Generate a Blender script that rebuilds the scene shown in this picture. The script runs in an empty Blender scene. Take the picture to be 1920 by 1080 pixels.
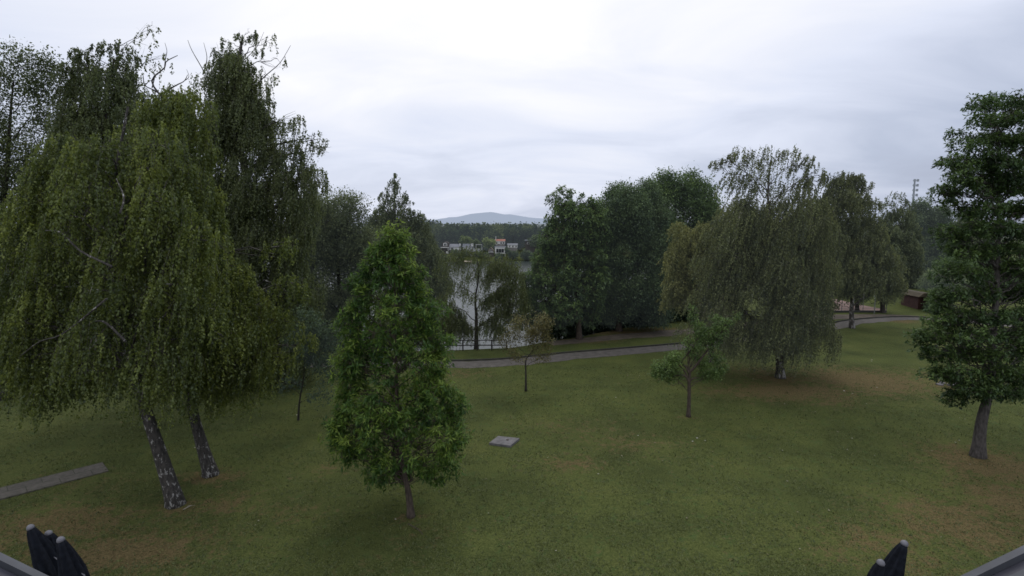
import bpy, math, random
import numpy as np
from mathutils import Vector, noise as mnoise

random.seed(7)
SC = bpy.context.scene
COL = SC.collection
F = 1047.0                       # focal length in photo pixels (1920 wide)
CAMH = 8.0
PITCH = math.radians(6.65)
CP, SP = math.cos(PITCH), math.sin(PITCH)
LAKE_Z = -16.0

# ------------------------------------------------------------------ helpers
def ray(px, py):
    dx = (px - 960.0) / F; dy = (540.0 - py) / F
    return np.array([dx, CP + dy * SP, -SP + dy * CP])
def at(px, py, Y):
    r = ray(px, py); t = Y / r[1]
    return np.array([0, 0, CAMH]) + r * t
def gnd(px, py, z=0.0):
    r = ray(px, py); t = (z - CAMH) / r[2]
    return np.array([0, 0, CAMH]) + r * t
def pscale(Y, z=0.0):            # metres per photo pixel at distance Y
    return (Y * CP + (CAMH - z) * SP) / F
def smooth(a):
    a = np.clip(a, 0, 1); return a * a * (3 - 2 * a)
def vnorm(v):
    return v / np.maximum(np.linalg.norm(v, axis=-1, keepdims=True), 1e-9)

def nz(p, s=1.0, seed=0.0):      # cheap smooth noise, vectorised, about -1..1
    x, y, z = p[..., 0] * s + seed, p[..., 1] * s + seed * 1.7, p[..., 2] * s + seed * 2.3
    return (np.sin(x * 1.7 + 1.3 * np.sin(y * 1.1)) + np.sin(y * 2.1 + 1.7 * np.sin(z * 1.3 + .5))
            + np.sin(z * 1.9 + 1.5 * np.sin(x * 1.5 + 2))) / 3.0

def tag(o, label=None, cat=None, group=None, kind=None):
    if label: o['label'] = label
    if cat: o['category'] = cat
    if group: o['group'] = group
    if kind: o['kind'] = kind
    return o
def empty(name, loc, label=None, cat=None, group=None):
    o = bpy.data.objects.new(name, None); COL.objects.link(o)
    o.location = tuple(float(c) for c in loc)
    o.empty_display_size = .2
    return tag(o, label, cat, group)
def mesh_np(name, V, Fq, mats, parent=None, loc=None, smooth_=False, attr=None, mat_idx=None, k=4):
    """V (n,3), Fq (m,k) index array -> one mesh object"""
    V = np.asarray(V, dtype=np.float32)
    Fq = np.asarray(Fq, dtype=np.int32)
    if loc is not None: V = V - np.asarray(loc, dtype=np.float32)
    me = bpy.data.meshes.new(name)
    me.vertices.add(len(V)); me.vertices.foreach_set('co', V.ravel())
    me.loops.add(Fq.size); me.loops.foreach_set('vertex_index', Fq.ravel())
    me.polygons.add(len(Fq))
    me.polygons.foreach_set('loop_start', np.arange(0, Fq.size, k, dtype=np.int32))
    me.polygons.foreach_set('loop_total', np.full(len(Fq), k, dtype=np.int32))
    if mat_idx is not None: me.polygons.foreach_set('material_index', np.asarray(mat_idx, dtype=np.int32))
    me.polygons.foreach_set('use_smooth', np.full(len(Fq), bool(smooth_)))
    me.update(calc_edges=True)
    for m in (mats if isinstance(mats, (list, tuple)) else [mats]): me.materials.append(m)
    for an, av in (attr or {}).items():
        a = me.attributes.new(an, 'FLOAT', 'POINT'); a.data.foreach_set('value', np.asarray(av, dtype=np.float32))
    o = bpy.data.objects.new(name, me); COL.objects.link(o)
    if parent is not None: o.parent = parent
    elif loc is not None: o.location = tuple(float(c) for c in loc)
    return o

class MB:
    """collects boxes, prisms, tubes into one mesh"""
    def __init__(s): s.v = []; s.f = []
    def add(s, vs, fs):
        b = len(s.v); s.v += [tuple(float(c) for c in v) for v in vs]; s.f += [tuple(i + b for i in f) for f in fs]
    def box(s, x0, x1, y0, y1, z0, z1):
        s.add([(x0,y0,z0),(x1,y0,z0),(x1,y1,z0),(x0,y1,z0),(x0,y0,z1),(x1,y0,z1),(x1,y1,z1),(x0,y1,z1)],
              [(0,3,2,1),(4,5,6,7),(0,1,5,4),(1,2,6,5),(2,3,7,6),(3,0,4,7)])
    def prism_y(s, pts, y0, y1):      # polygon in xz, extruded along y
        n = len(pts)
        s.add([(x, y0, z) for x, z in pts] + [(x, y1, z) for x, z in pts],
              [tuple(range(n)), tuple(range(2*n-1, n-1, -1))] + [(i, i+n, (i+1) % n + n, (i+1) % n) for i in range(n)])
    def prism_z(s, pts, z0, z1):
        n = len(pts)
        s.add([(x, y, z0) for x, y in pts] + [(x, y, z1) for x, y in pts],
              [tuple(range(n-1, -1, -1)), tuple(range(n, 2*n))] + [(i, (i+1) % n, (i+1) % n + n, i+n) for i in range(n)])
    def tube(s, pts, rad, n=8, wob=0.0, cap=True, seed=0):
        P = np.array(pts, float); m = len(P)
        if np.isscalar(rad): rad = [rad] * m
        T = np.gradient(P, axis=0); T = vnorm(T)
        ref = np.array([0, 0, 1.0]) if abs(T[0][2]) < .9 else np.array([1.0, 0, 0])
        N = vnorm(np.cross(T[0], ref)); vs = []
        for i in range(m):
            N = vnorm(N - T[i] * np.dot(N, T[i])); B = np.cross(T[i], N)
            for k in range(n):
                a = 2 * math.pi * k / n; r = rad[i]
                if wob:
                    r *= 1 + wob * (math.sin(3 * a + i * .25 + seed) * .5 + math.sin(5 * a - i * .4 + seed * 2) * .35 + math.sin(i * .9 + 2 * a) * .25)
                vs.append(P[i] + N * math.cos(a) * r + B * math.sin(a) * r)
        fs = [(i*n+k, i*n+(k+1) % n, (i+1)*n+(k+1) % n, (i+1)*n+k) for i in range(m-1) for k in range(n)]
        if cap: fs += [tuple(range(n-1, -1, -1)), tuple(range((m-1)*n, m*n))]
        s.add(vs, fs)
    def lathe(s, prof, cx=0, cy=0, n=20, star=None):
        vs = []
        for r, z in prof:
            for k in range(n):
                a = 2 * math.pi * k / n
                rr = r if star is None else r * star(a, z)
                vs.append((cx + rr * math.cos(a), cy + rr * math.sin(a), z))
        m = len(prof)
        fs = [(i*n+k, i*n+(k+1) % n, (i+1)*n+(k+1) % n, (i+1)*n+k) for i in range(m-1) for k in range(n)]
        fs += [tuple(range(n-1, -1, -1)), tuple(range((m-1)*n, m*n))]
        s.add(vs, fs)
    def build(s, name, mat, parent=None, loc=None, smooth_=False):
        V = np.array(s.v) if s.v else np.zeros((0, 3))
        if loc is not None: V = V - np.asarray(loc)
        me = bpy.data.meshes.new(name); me.from_pydata([tuple(v) for v in V], [], s.f)
        if smooth_:
            for p in me.polygons: p.use_smooth = True
        me.materials.append(mat); me.update()
        o = bpy.data.objects.new(name, me); COL.objects.link(o)
        if parent is not None: o.parent = parent
        elif loc is not None: o.location = tuple(float(c) for c in loc)
        return o

# ------------------------------------------------------------------ materials
def newmat(name):
    m = bpy.data.materials.new(name); m.use_nodes = True
    nt = m.node_tree; nt.nodes.clear()
    out = nt.nodes.new('ShaderNodeOutputMaterial')
    return m, nt, out
def nd(nt, t, **kw):
    n = nt.nodes.new(t)
    for k, v in kw.items():
        if k in n.inputs: n.inputs[k].default_value = v
        else: setattr(n, k, v)
    return n
def ramp(nt, stops, src=None):
    r = nt.nodes.new('ShaderNodeValToRGB'); e = r.color_ramp.elements
    while len(e) < len(stops): e.new(.5)
    for el, (p, c) in zip(e, stops): el.position = p; el.color = (*c, 1) if len(c) == 3 else c
    if src is not None: nt.links.new(src, r.inputs[0])
    return r

def foliage(name, dark, mid, light, trans=.3, haze_glow=None, gloss=.03):
    m, nt, out = newmat(name)
    a = nd(nt, 'ShaderNodeAttribute', attribute_name='tone')
    r = ramp(nt, [(0, dark), (.5, mid), (1, light)], a.outputs['Fac'])
    d = nd(nt, 'ShaderNodeBsdfDiffuse'); t = nd(nt, 'ShaderNodeBsdfTranslucent')
    nt.links.new(r.outputs[0], d.inputs[0]); nt.links.new(r.outputs[0], t.inputs[0])
    mx = nd(nt, 'ShaderNodeMixShader'); mx.inputs[0].default_value = trans
    nt.links.new(d.outputs[0], mx.inputs[1]); nt.links.new(t.outputs[0], mx.inputs[2])
    last = mx
    if gloss:
        g = nd(nt, 'ShaderNodeBsdfGlossy'); g.inputs['Roughness'].default_value = .45
        g.inputs['Color'].default_value = (.8, .9, 1, 1)
        m2 = nd(nt, 'ShaderNodeMixShader'); m2.inputs[0].default_value = gloss
        nt.links.new(last.outputs[0], m2.inputs[1]); nt.links.new(g.outputs[0], m2.inputs[2]); last = m2
    if haze_glow:  # aerial haziness painted in as a faint bluish glow of the leaves
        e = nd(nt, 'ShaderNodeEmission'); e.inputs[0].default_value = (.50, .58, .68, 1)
        m3 = nd(nt, 'ShaderNodeMixShader'); m3.inputs[0].default_value = haze_glow
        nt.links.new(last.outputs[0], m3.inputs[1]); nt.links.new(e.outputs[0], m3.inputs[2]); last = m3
    nt.links.new(last.outputs[0], out.inputs[0])
    return m

def bark(name, c0, c1, white=None, scale=6.0, wscale=5.0, wthr=.55):
    m, nt, out = newmat(name)
    tc = nd(nt, 'ShaderNodeTexCoord')
    mp = nd(nt, 'ShaderNodeMapping'); mp.inputs['Scale'].default_value = (1, 1, .35)
    nt.links.new(tc.outputs['Object'], mp.inputs[0])
    n1 = nd(nt, 'ShaderNodeTexNoise'); n1.inputs['Scale'].default_value = scale * 2.2; n1.inputs['Detail'].default_value = 8
    nt.links.new(mp.outputs[0], n1.inputs['Vector'])
    col = ramp(nt, [(.3, c0), (.7, c1)], n1.outputs[0])
    cur = col.outputs[0]
    if white:
        mp2 = nd(nt, 'ShaderNodeMapping'); mp2.inputs['Scale'].default_value = (1, 1, .42)
        nt.links.new(tc.outputs['Object'], mp2.inputs[0])
        n2 = nd(nt, 'ShaderNodeTexNoise'); n2.inputs['Scale'].default_value = wscale; n2.inputs['Detail'].default_value = 6
        n2.inputs['Roughness'].default_value = .65; n2.inputs['Distortion'].default_value = .6
        nt.links.new(mp2.outputs[0], n2.inputs['Vector'])
        sp = nd(nt, 'ShaderNodeSeparateXYZ'); nt.links.new(tc.outputs['Object'], sp.inputs[0])
        mr = nd(nt, 'ShaderNodeMapRange'); mr.inputs[1].default_value = 0; mr.inputs[2].default_value = 1.1; mr.inputs[3].default_value = .028; mr.inputs[4].default_value = -.012
        nt.links.new(sp.outputs[2], mr.inputs[0])
        ad = nd(nt, 'ShaderNodeMath', operation='ADD'); nt.links.new(n2.outputs[0], ad.inputs[0]); nt.links.new(mr.outputs[0], ad.inputs[1])
        rr = ramp(nt, [(wthr, (0, 0, 0)), (wthr + .05, (1, 1, 1))], ad.outputs[0])
        mx = nd(nt, 'ShaderNodeMix', data_type='RGBA')
        nt.links.new(rr.outputs[0], mx.inputs['Factor'])
        nt.links.new(cur, mx.inputs[6]); mx.inputs[7].default_value = (*white, 1)
        cur = mx.outputs[2]
    b = nd(nt, 'ShaderNodeBsdfPrincipled'); b.inputs['Roughness'].default_value = .85
    nt.links.new(cur, b.inputs['Base Color'])
    bp = nd(nt, 'ShaderNodeBump'); bp.inputs['Strength'].default_value = .8; bp.inputs['Distance'].default_value = .03
    nt.links.new(n1.outputs[0], bp.inputs['Height']); nt.links.new(bp.outputs[0], b.inputs['Normal'])
    nt.links.new(b.outputs[0], out.inputs[0])
    return m

def plain(name, c, rough=.7, var=.25, scale=8, metal=0, spec=.5, haze_glow=0):
    m, nt, out = newmat(name)
    tc = nd(nt, 'ShaderNodeTexCoord')
    n = nd(nt, 'ShaderNodeTexNoise'); n.inputs['Scale'].default_value = scale; n.inputs['Detail'].default_value = 6
    nt.links.new(tc.outputs['Object'], n.inputs['Vector'])
    lo = tuple(x * (1 - var) for x in c); hi = tuple(min(1, x * (1 + var)) for x in c)
    r = ramp(nt, [(.3, lo), (.7, hi)], n.outputs[0])
    b = nd(nt, 'ShaderNodeBsdfPrincipled'); b.inputs['Roughness'].default_value = rough; b.inputs['Metallic'].default_value = metal
    b.inputs['Specular IOR Level'].default_value = spec
    nt.links.new(r.outputs[0], b.inputs['Base Color'])
    last = b
    if haze_glow:  # hazy distance put into the surface as a weak bluish emission
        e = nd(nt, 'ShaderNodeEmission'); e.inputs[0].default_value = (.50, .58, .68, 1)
        m3 = nd(nt, 'ShaderNodeMixShader'); m3.inputs[0].default_value = haze_glow
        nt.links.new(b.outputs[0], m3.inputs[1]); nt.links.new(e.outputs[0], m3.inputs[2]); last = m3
    nt.links.new(last.outputs[0], out.inputs[0])
    return m

M = {}
M['birch_bark'] = bark('birch bark', (.018, .016, .014), (.07, .062, .055), (.34, .33, .31), 8, 13, .565)
M['birch_bark_far'] = bark('birch bark far', (.03, .027, .024), (.09, .08, .07), (.26, .25, .24), 7, 5.5, .53)
M['birch_twig'] = bark('birch twigs', (.03, .025, .022), (.08, .07, .06), (.3, .28, .26), 9, 3, .56)
M['brown_bark'] = bark('brown bark', (.03, .022, .016), (.105, .08, .062), None, 8)
M['dark_bark'] = bark('dark bark', (.012, .010, .009), (.05, .042, .035), None, 8)
M['grey_bark'] = bark('grey bark', (.03, .026, .024), (.11, .098, .09), None, 8)

# ------------------------------------------------------------------ trees
def spline(pts, n):
    P = np.array(pts, float)
    if len(P) == 2: return P[0] + (P[1] - P[0]) * np.linspace(0, 1, n)[:, None]
    E = np.vstack([2 * P[0] - P[1], P, 2 * P[-1] - P[-2]]); out = []
    for u in np.linspace(0, len(P) - 1, n):
        i = min(int(u), len(P) - 2); t = u - i
        a, b, c, d = E[i], E[i+1], E[i+2], E[i+3]
        out.append(.5 * ((2*b) + (c - a) * t + (2*a - 5*b + 4*c - d) * t*t + (3*b - a - 3*c + d) * t**3))
    return np.array(out)

def cones(P0, P1, r0, r1):
    """vectorised 3-sided tapered twigs"""
    n = len(P0); D = vnorm(P1 - P0)
    ref = np.tile([0.31, 0.2, .93], (n, 1)); A = vnorm(np.cross(D, ref)); B = np.cross(D, A)
    r0 = np.broadcast_to(np.asarray(r0, float), (n,))[:, None]; r1 = np.broadcast_to(np.asarray(r1, float), (n,))[:, None]
    V = np.empty((n, 6, 3))
    for k in range(3):
        a = 2 * math.pi * k / 3; o = A * math.cos(a) + B * math.sin(a)
        V[:, k] = P0 + o * r0; V[:, 3 + k] = P1 + o * r1
    f = np.array([[0, 1, 4, 3], [1, 2, 5, 4], [2, 0, 3, 5]])
    Fq = (np.arange(n)[:, None, None] * 6 + f[None]).reshape(-1, 4)
    return V.reshape(-1, 3), Fq

def kites(P, D, S, L, W, fold=.15):
    """leaf quads: base, side, tip, side. D direction, S sideways"""
    n = len(P); N = np.cross(D, S)
    L = np.broadcast_to(np.asarray(L, float), (n,))[:, None]; W = np.broadcast_to(np.asarray(W, float), (n,))[:, None]
    V = np.empty((n, 4, 3)); mid = P + D * L * .45
    V[:, 0] = P; V[:, 1] = mid + S * W * .5 + N * W * fold
    V[:, 2] = P + D * L; V[:, 3] = mid - S * W * .5 + N * W * fold
    Fq = np.arange(n * 4).reshape(n, 4)
    return V.reshape(-1, 3), Fq

def rand_unit(rng, n):
    v = rng.normal(size=(n, 3)); return vnorm(v)

def profile_lobes(prof, Y, r, n, rng, deep=1.0, edge=True):
    """prof: rows (py, xl, xr) of the outline seen in the photo -> ball-shaped lobes filling a rounded crown"""
    prof = sorted(prof); pys = np.array([p[0] for p in prof], float)
    xl = np.array([p[1] for p in prof], float); xr = np.array([p[2] for p in prof], float)
    out = []
    if edge:
        y = pys[0] + r * .6
        while y < pys[-1]:
            a = np.interp(y, pys, xl); b = np.interp(y, pys, xr)
            rr = min(r, (b - a) * .5)
            for side in (a + rr * .95, b - rr * .95):
                k = rr * rng.uniform(.75, 1.1)
                out.append((side + rng.normal() * r * .15, y, k, rng.uniform(-.35, .35) * (b - a) * .5 * deep))
            y += r * rng.uniform(.8, 1.15)
    y = pys[0] + r * .8; flip = 1
    while y < pys[-1] - r * .3:
        a = np.interp(y, pys, xl) + r * .6; b = np.interp(y, pys, xr) - r * .6
        if b < a: a = b = (a + b) / 2
        x = a + rng.uniform(0, .6) * r
        while x <= b + 1e-6:
            u = (x - (a + b) / 2) / max((b - a) / 2, 1)
            d = math.sqrt(max(0, 1 - u * u)) * ((b - a) / 2) * deep
            out.append((x + rng.normal() * r * .15, y + rng.normal() * r * .25, r * rng.uniform(.8, 1.25), flip * d * math.sqrt(rng.uniform(.1, 1))))
            flip = -flip; x += r * rng.uniform(1.0, 1.3)
        y += r * rng.uniform(.9, 1.15)
    for _ in range(n // 3):
        y = rng.uniform(pys[0] + r * .7, pys[-1] - r * .5)
        a = np.interp(y, pys, xl) + r * .7; b = np.interp(y, pys, xr) - r * .7
        if b <= a: a = b = (a + b) / 2
        u = rng.uniform(-1, 1); x = (a + b) / 2 + u * (b - a) / 2
        d = math.sqrt(max(0, 1 - u * u)) * ((b - a) / 2) * deep
        out.append((x, y, r * rng.uniform(.75, 1.25), rng.choice([-1, 1]) * d * math.sqrt(rng.uniform(.15, 1))))
    return out

def make_tree(name, label, base, trunk, r0, lobes, fol, brk, style='broad', Y=None, leaf=.07, lw=.6, lai=3.0,
              seed=1, group=None, wind=(-.12, 0), strand=1.0, nleaf=24, twig=True, gap=-.35, squash=1.0,
              limb_r=1.0, cat='tree', tonebias=0.0, extra=None, sub=6, limbs=True, crad=.28, per=14, loc_off=None, top_r=.12, leafy=True, lowlimb=.2):
    """trunk: world points, lobes: (px, py, rpx, depth offset in px [, density])"""
    rng = np.random.default_rng(seed)
    if Y is None: Y = base[1]
    root = empty(name, base, label, cat, group)
    base = np.array(base, float)
    # trunk
    mb = MB()
    nT = 36
    T = spline(trunk, nT); tt = np.linspace(0, 1, nT)
    R = r0 * (1 - (1 - top_r) * tt ** .85)
    R *= 1 + .22 * np.exp(-tt * nT / 2.6) + .22 * np.exp(-tt * nT / .7)
    T[0][2] -= .15
    mb.tube(T, list(R), 14 if r0 > .12 else 8, wob=.07, seed=seed)
    V0, F0, Tn = [], [], []
    lob = []
    for l in lobes:
        px, py, rp, dz = l[:4]; dens = l[4] if len(l) > 4 else 1.0
        s = pscale(Y, CAMH)
        c = at(px, py, Y + dz * s); s2 = pscale(Y + dz * s, CAMH)
        lob.append((c, rp * s2, dens))
    twP0, twP1, twR0, twR1 = [], [], [], []
    leafV, leafF, tone = [], [], []
    nf = 0
    larea = leaf * leaf * lw * .5
    lai *= {'weep': 1.75, 'whorl': 1.6, 'broad': 1.5}[style]
    for li, (c, r, dens) in enumerate(lob):
        rad = np.array([r, r, r * squash])
        subpts = None
        if limbs:
            # limb from the trunk to the lobe
            hd = np.linalg.norm(T[:, :2] - c[:2], axis=1)
            want = c[2] - .55 * hd
            i = int(np.argmin(np.abs(T[:, 2] - want) + .15 * hd)); i = max(int(nT * lowlimb), min(i, nT - 2))
            p0 = T[i]; up = .25 if style != 'weep' else .5
            p1 = p0 + (c - p0) * .5 + np.array([0, 0, 1]) * np.linalg.norm(c - p0) * up * .5
            u = np.linspace(0, 1, 9)[:, None]
            L = (1-u)**2 * p0 + 2*u*(1-u) * p1 + u*u * c
            L[1:-1] += rng.normal(size=(7, 3)) * .04 * np.linalg.norm(c - p0)
            ln = np.linalg.norm(c - p0)
            lr = min(R[i] * .5, (.010 + .0075 * ln) * limb_r)
            mb.tube(L, list(np.linspace(lr, max(lr * .35, .006), 9)), 5, cap=False)
            ns = sub
            src = L[rng.integers(4, 9, ns)]
            tgt = c + rand_unit(rng, ns) * rad * rng.uniform(.55, .95, (ns, 1))
            midp = (src + tgt) / 2 + rng.normal(size=(ns, 3)) * r * .1 + np.array([0, 0, r * .08])
            b0 = max(lr * .42, .005)
            twP0 += [src, midp]; twP1 += [midp, tgt]
            twR0 += [np.full(ns, b0), np.full(ns, b0 * .65)]; twR1 += [np.full(ns, b0 * .65), np.full(ns, b0 * .25)]
            subpts = np.vstack([L[5:], midp, tgt, (midp + tgt) / 2])
        if not leafy: continue
        N = lai * dens * math.pi * r * r * squash / larea
        if style == 'weep':
            n = max(3, int(N / nleaf))
            d = rand_unit(rng, n); d[:, 2] = np.abs(d[:, 2]) * 1.1 - .35
            q = rng.uniform(.25, 1, n) ** .5
            q *= 1 + .18 * nz(c + d * r, 3.0 / max(r, .3), seed)
            P = c + d * q[:, None] * rad
            keep = nz(P * np.array([1.6, 1.6, .45]), 1.6 / max(r, .5) * 1.3, seed + li * .37) > gap
            P = P[keep]; d = d[keep]; n = len(P)
            if n == 0: continue
            Ls = rng.uniform(.35, 1.25, n) * strand * (.6 + .5 * r) * min(1.0, max(.3, r / .85))
            t = (np.arange(nleaf) + rng.uniform(0, 1, (n, nleaf))) / nleaf
            out = d.copy(); out[:, 2] = 0
            sway = np.array([wind[0], wind[1], 0]) + rng.normal(size=(n, 3)) * .06
            X = P[:, None, :] + out[:, None, :] * (.25 * Ls[:, None] * (1 - (1 - t) ** 2))[..., None] * .6 \
                + np.array([0, 0, -1]) * (Ls[:, None] * t ** 1.15)[..., None] + sway[:, None, :] * (Ls[:, None] * t ** 1.5)[..., None] * 1.6
            X = X + rng.normal(size=X.shape) * .019 * max(1, leaf / .07)
            if twig:
                k = max(1, int(n * .55)); sel = rng.permutation(n)[:k]
                a = P[sel]; tm = .5; tv = 1.0
                def sp(tv):
                    return a + out[sel] * (.25 * Ls[sel] * (1 - (1 - tv) ** 2) * .6)[:, None] + np.array([0, 0, -1]) * (Ls[sel] * tv ** 1.15)[:, None] + sway[sel] * (Ls[sel] * tv ** 1.5 * 1.6)[:, None]
                twP0 += [sp(0), sp(.45)]; twP1 += [sp(.45), sp(.95)]
                tr = .0032 * max(1, leaf / .07)
                twR0 += [np.full(k, tr * 1.6), np.full(k, tr)]; twR1 += [np.full(k, tr), np.full(k, tr * .5)]
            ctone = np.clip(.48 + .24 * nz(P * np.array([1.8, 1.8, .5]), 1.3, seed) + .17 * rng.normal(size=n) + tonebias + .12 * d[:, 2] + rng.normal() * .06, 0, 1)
            Pl = X.reshape(-1, 3); m_ = len(Pl)
            D = rand_unit(rng, m_) * .7; D[:, 2] -= .85; D = vnorm(D)
            S = vnorm(np.cross(D, rand_unit(rng, m_)))
            tn = np.repeat(ctone, nleaf) + rng.normal(size=m_) * .12
        else:
            n = max(3, int(N / per))
            d = rand_unit(rng, n); d[:, 2] += .12; d = vnorm(d)
            q = rng.uniform(.12, 1, n) ** .42
            q *= 1 + .2 * nz(c + d * r, 3.2 / max(r, .3), seed)
            P = c + d * q[:, None] * rad
            keep = nz(P, 2.0 / max(r, .5) * 1.3, seed + li * .37) > gap
            P = P[keep]; d = d[keep]; q = q[keep]; n = len(P)
            if n == 0: continue
            if twig and subpts is not None:
                k = max(1, int(n * .5)); sel = rng.permutation(n)[:k]
                dd = ((P[sel][:, None] - subpts[None]) ** 2).sum(-1); j = dd.argmin(1)
                twP0.append(subpts[j]); twP1.append(P[sel]); tr = .004 * max(1, leaf / .1)
                twR0.append(np.full(k, tr * 1.3)); twR1.append(np.full(k, tr * .5))
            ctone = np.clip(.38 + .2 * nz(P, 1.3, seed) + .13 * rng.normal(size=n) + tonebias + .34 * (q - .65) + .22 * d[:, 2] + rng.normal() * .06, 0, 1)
            m_ = n * per
            if style == 'whorl':       # sprays of long drooping leaves around each twig tip
                ang = (np.arange(per) / per * 2 * math.pi)[None] + rng.uniform(0, 6.28, (n, 1)) + rng.normal(size=(n, per)) * .2
                ax = vnorm(d + np.array([0, 0, .9]) + rng.normal(size=(n, 3)) * .25)
                A = vnorm(np.cross(ax, np.array([.3, .9, .1]))); B = np.cross(ax, A)
                rd = A[:, None] * np.cos(ang)[..., None] + B[:, None] * np.sin(ang)[..., None] + rng.normal(size=(n, per, 3)) * .35
                D = vnorm(rd + ax[:, None] * rng.uniform(-.1, .7, (n, per, 1)) + np.array([wind[0], wind[1], -.45]))
                D = D.reshape(-1, 3)
                Pl = np.repeat(P, per, 0) + rng.normal(size=(m_, 3)) * .03 + np.repeat(ax, per, 0) * rng.uniform(-.12, .03, (m_, 1)) * (leaf / .18)
                S = vnorm(np.cross(D, np.array([0, 0, 1.0]) + rng.normal(size=(m_, 3)) * .35))
            else:
                Pl = np.repeat(P, per, 0) + rng.normal(size=(m_, 3)) * crad * .6
                D = vnorm(rand_unit(rng, m_) + np.array([wind[0], wind[1], -.35]) + np.repeat(d, per, 0) * .4)
                S = vnorm(np.cross(D, np.array([0, 0, 1.0]) + rng.normal(size=(m_, 3)) * .8))
            tn = np.repeat(ctone, per) + rng.normal(size=m_) * .11
        Lr = leaf * rng.uniform(.5, 1.35, len(Pl))
        v, f = kites(Pl, D, S, Lr, Lr * lw, .12)
        leafV.append(v); leafF.append(f + nf); nf += len(v); tone.append(np.repeat(np.clip(tn, 0, 1), 4))
    if extra: extra(mb, T, R)
    mb.build('trunk', brk, root, base, True)
    mats = [fol, M['birch_twig'] if style == 'weep' else brk]
    if leafV or twP0:
        if twP0:
            tv, tf = cones(np.vstack(twP0), np.vstack(twP1), np.concatenate(twR0), np.concatenate(twR1))
        else: tv, tf = np.zeros((0, 3)), np.zeros((0, 4), int)
        Vv = np.vstack(leafV + [tv]); Ff = np.vstack(leafF + [tf + nf])
        mi = np.concatenate([np.zeros(sum(len(x) for x in leafF), int), np.ones(len(tf), int)])
        mesh_np('crown', Vv, Ff, mats, root, base, False, {'tone': np.concatenate(tone + [np.zeros(len(tv))])}, mi)
    global NLEAF
    NLEAF += nf // 4
    return root
NLEAF = 0

def TP(pts, Y):           # trunk points given as photo pixels at distance Y
    return [at(px, py, Y) for px, py in pts]

# foliage materials (leaf albedos; mid and far ones carry a painted hazy glow)
FM = {}
FM['olive_birch'] = foliage('birch leaves olive', (0.049, 0.068, 0.015), (0.124, 0.159, 0.032), (0.257, 0.297, 0.059), .42)
FM['grey_birch'] = foliage('birch leaves grey green', (0.046, 0.062, 0.024), (0.108, 0.135, 0.048), (0.196, 0.230, 0.081), .42)
FM['brown_birch'] = foliage('birch leaves pale olive', (0.054, 0.066, 0.022), (0.135, 0.155, 0.045), (0.236, 0.257, 0.081), .42, haze_glow=.012)
FM['gold_birch'] = foliage('birch leaves yellowish', (.070, .084, .022), (.175, .188, .050), (.30, .30, .085), .4, haze_glow=.012)
FM['fresh'] = foliage('fresh chestnut leaves', (.024, .056, .013), (.080, .158, .027), (.24, .33, .055), .42, gloss=.02)
FM['dark_green'] = foliage('dark green leaves', (0.024, 0.046, 0.015), (0.065, 0.111, 0.030), (0.135, 0.203, 0.052), .32, gloss=.03)
FM['mid_green'] = foliage('mid green leaves', (0.032, 0.059, 0.013), (0.092, 0.151, 0.030), (0.189, 0.270, 0.059), .38, haze_glow=.012)
FM['deep_green'] = foliage('deep green leaves', (0.024, 0.046, 0.017), (0.068, 0.108, 0.037), (0.142, 0.203, 0.067), .35, haze_glow=.012)
FM['blue_green'] = foliage('blackish green leaves', (0.012, 0.024, 0.012), (0.034, 0.058, 0.025), (0.072, 0.108, 0.043), .3)  # darkest of the leaf greens
FM['apple'] = foliage('apple leaves', (0.038, 0.068, 0.019), (0.105, 0.169, 0.043), (0.203, 0.297, 0.081), .35)
FM['rusty'] = foliage('rusty sapling leaves', (0.061, 0.054, 0.019), (0.162, 0.142, 0.049), (0.243, 0.230, 0.081), .35)
FM['far_green'] = foliage('hazy green leaves', (0.032, 0.054, 0.026), (0.088, 0.119, 0.049), (0.176, 0.230, 0.086), .35, haze_glow=.03)
FM['far_birch'] = foliage('hazy birch leaves', (0.043, 0.059, 0.024), (0.115, 0.142, 0.052), (0.203, 0.236, 0.086), .38, haze_glow=.012)
FM['far_light'] = foliage('hazy yellow green leaves', (0.081, 0.115, 0.032), (0.189, 0.236, 0.065), (0.338, 0.392, 0.119), .35, haze_glow=.04)
FM['far_wood'] = foliage('distant wood leaves', (0.015, 0.029, 0.018), (0.048, 0.073, 0.037), (0.121, 0.149, 0.057), .25, haze_glow=.06, gloss=0)

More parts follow.
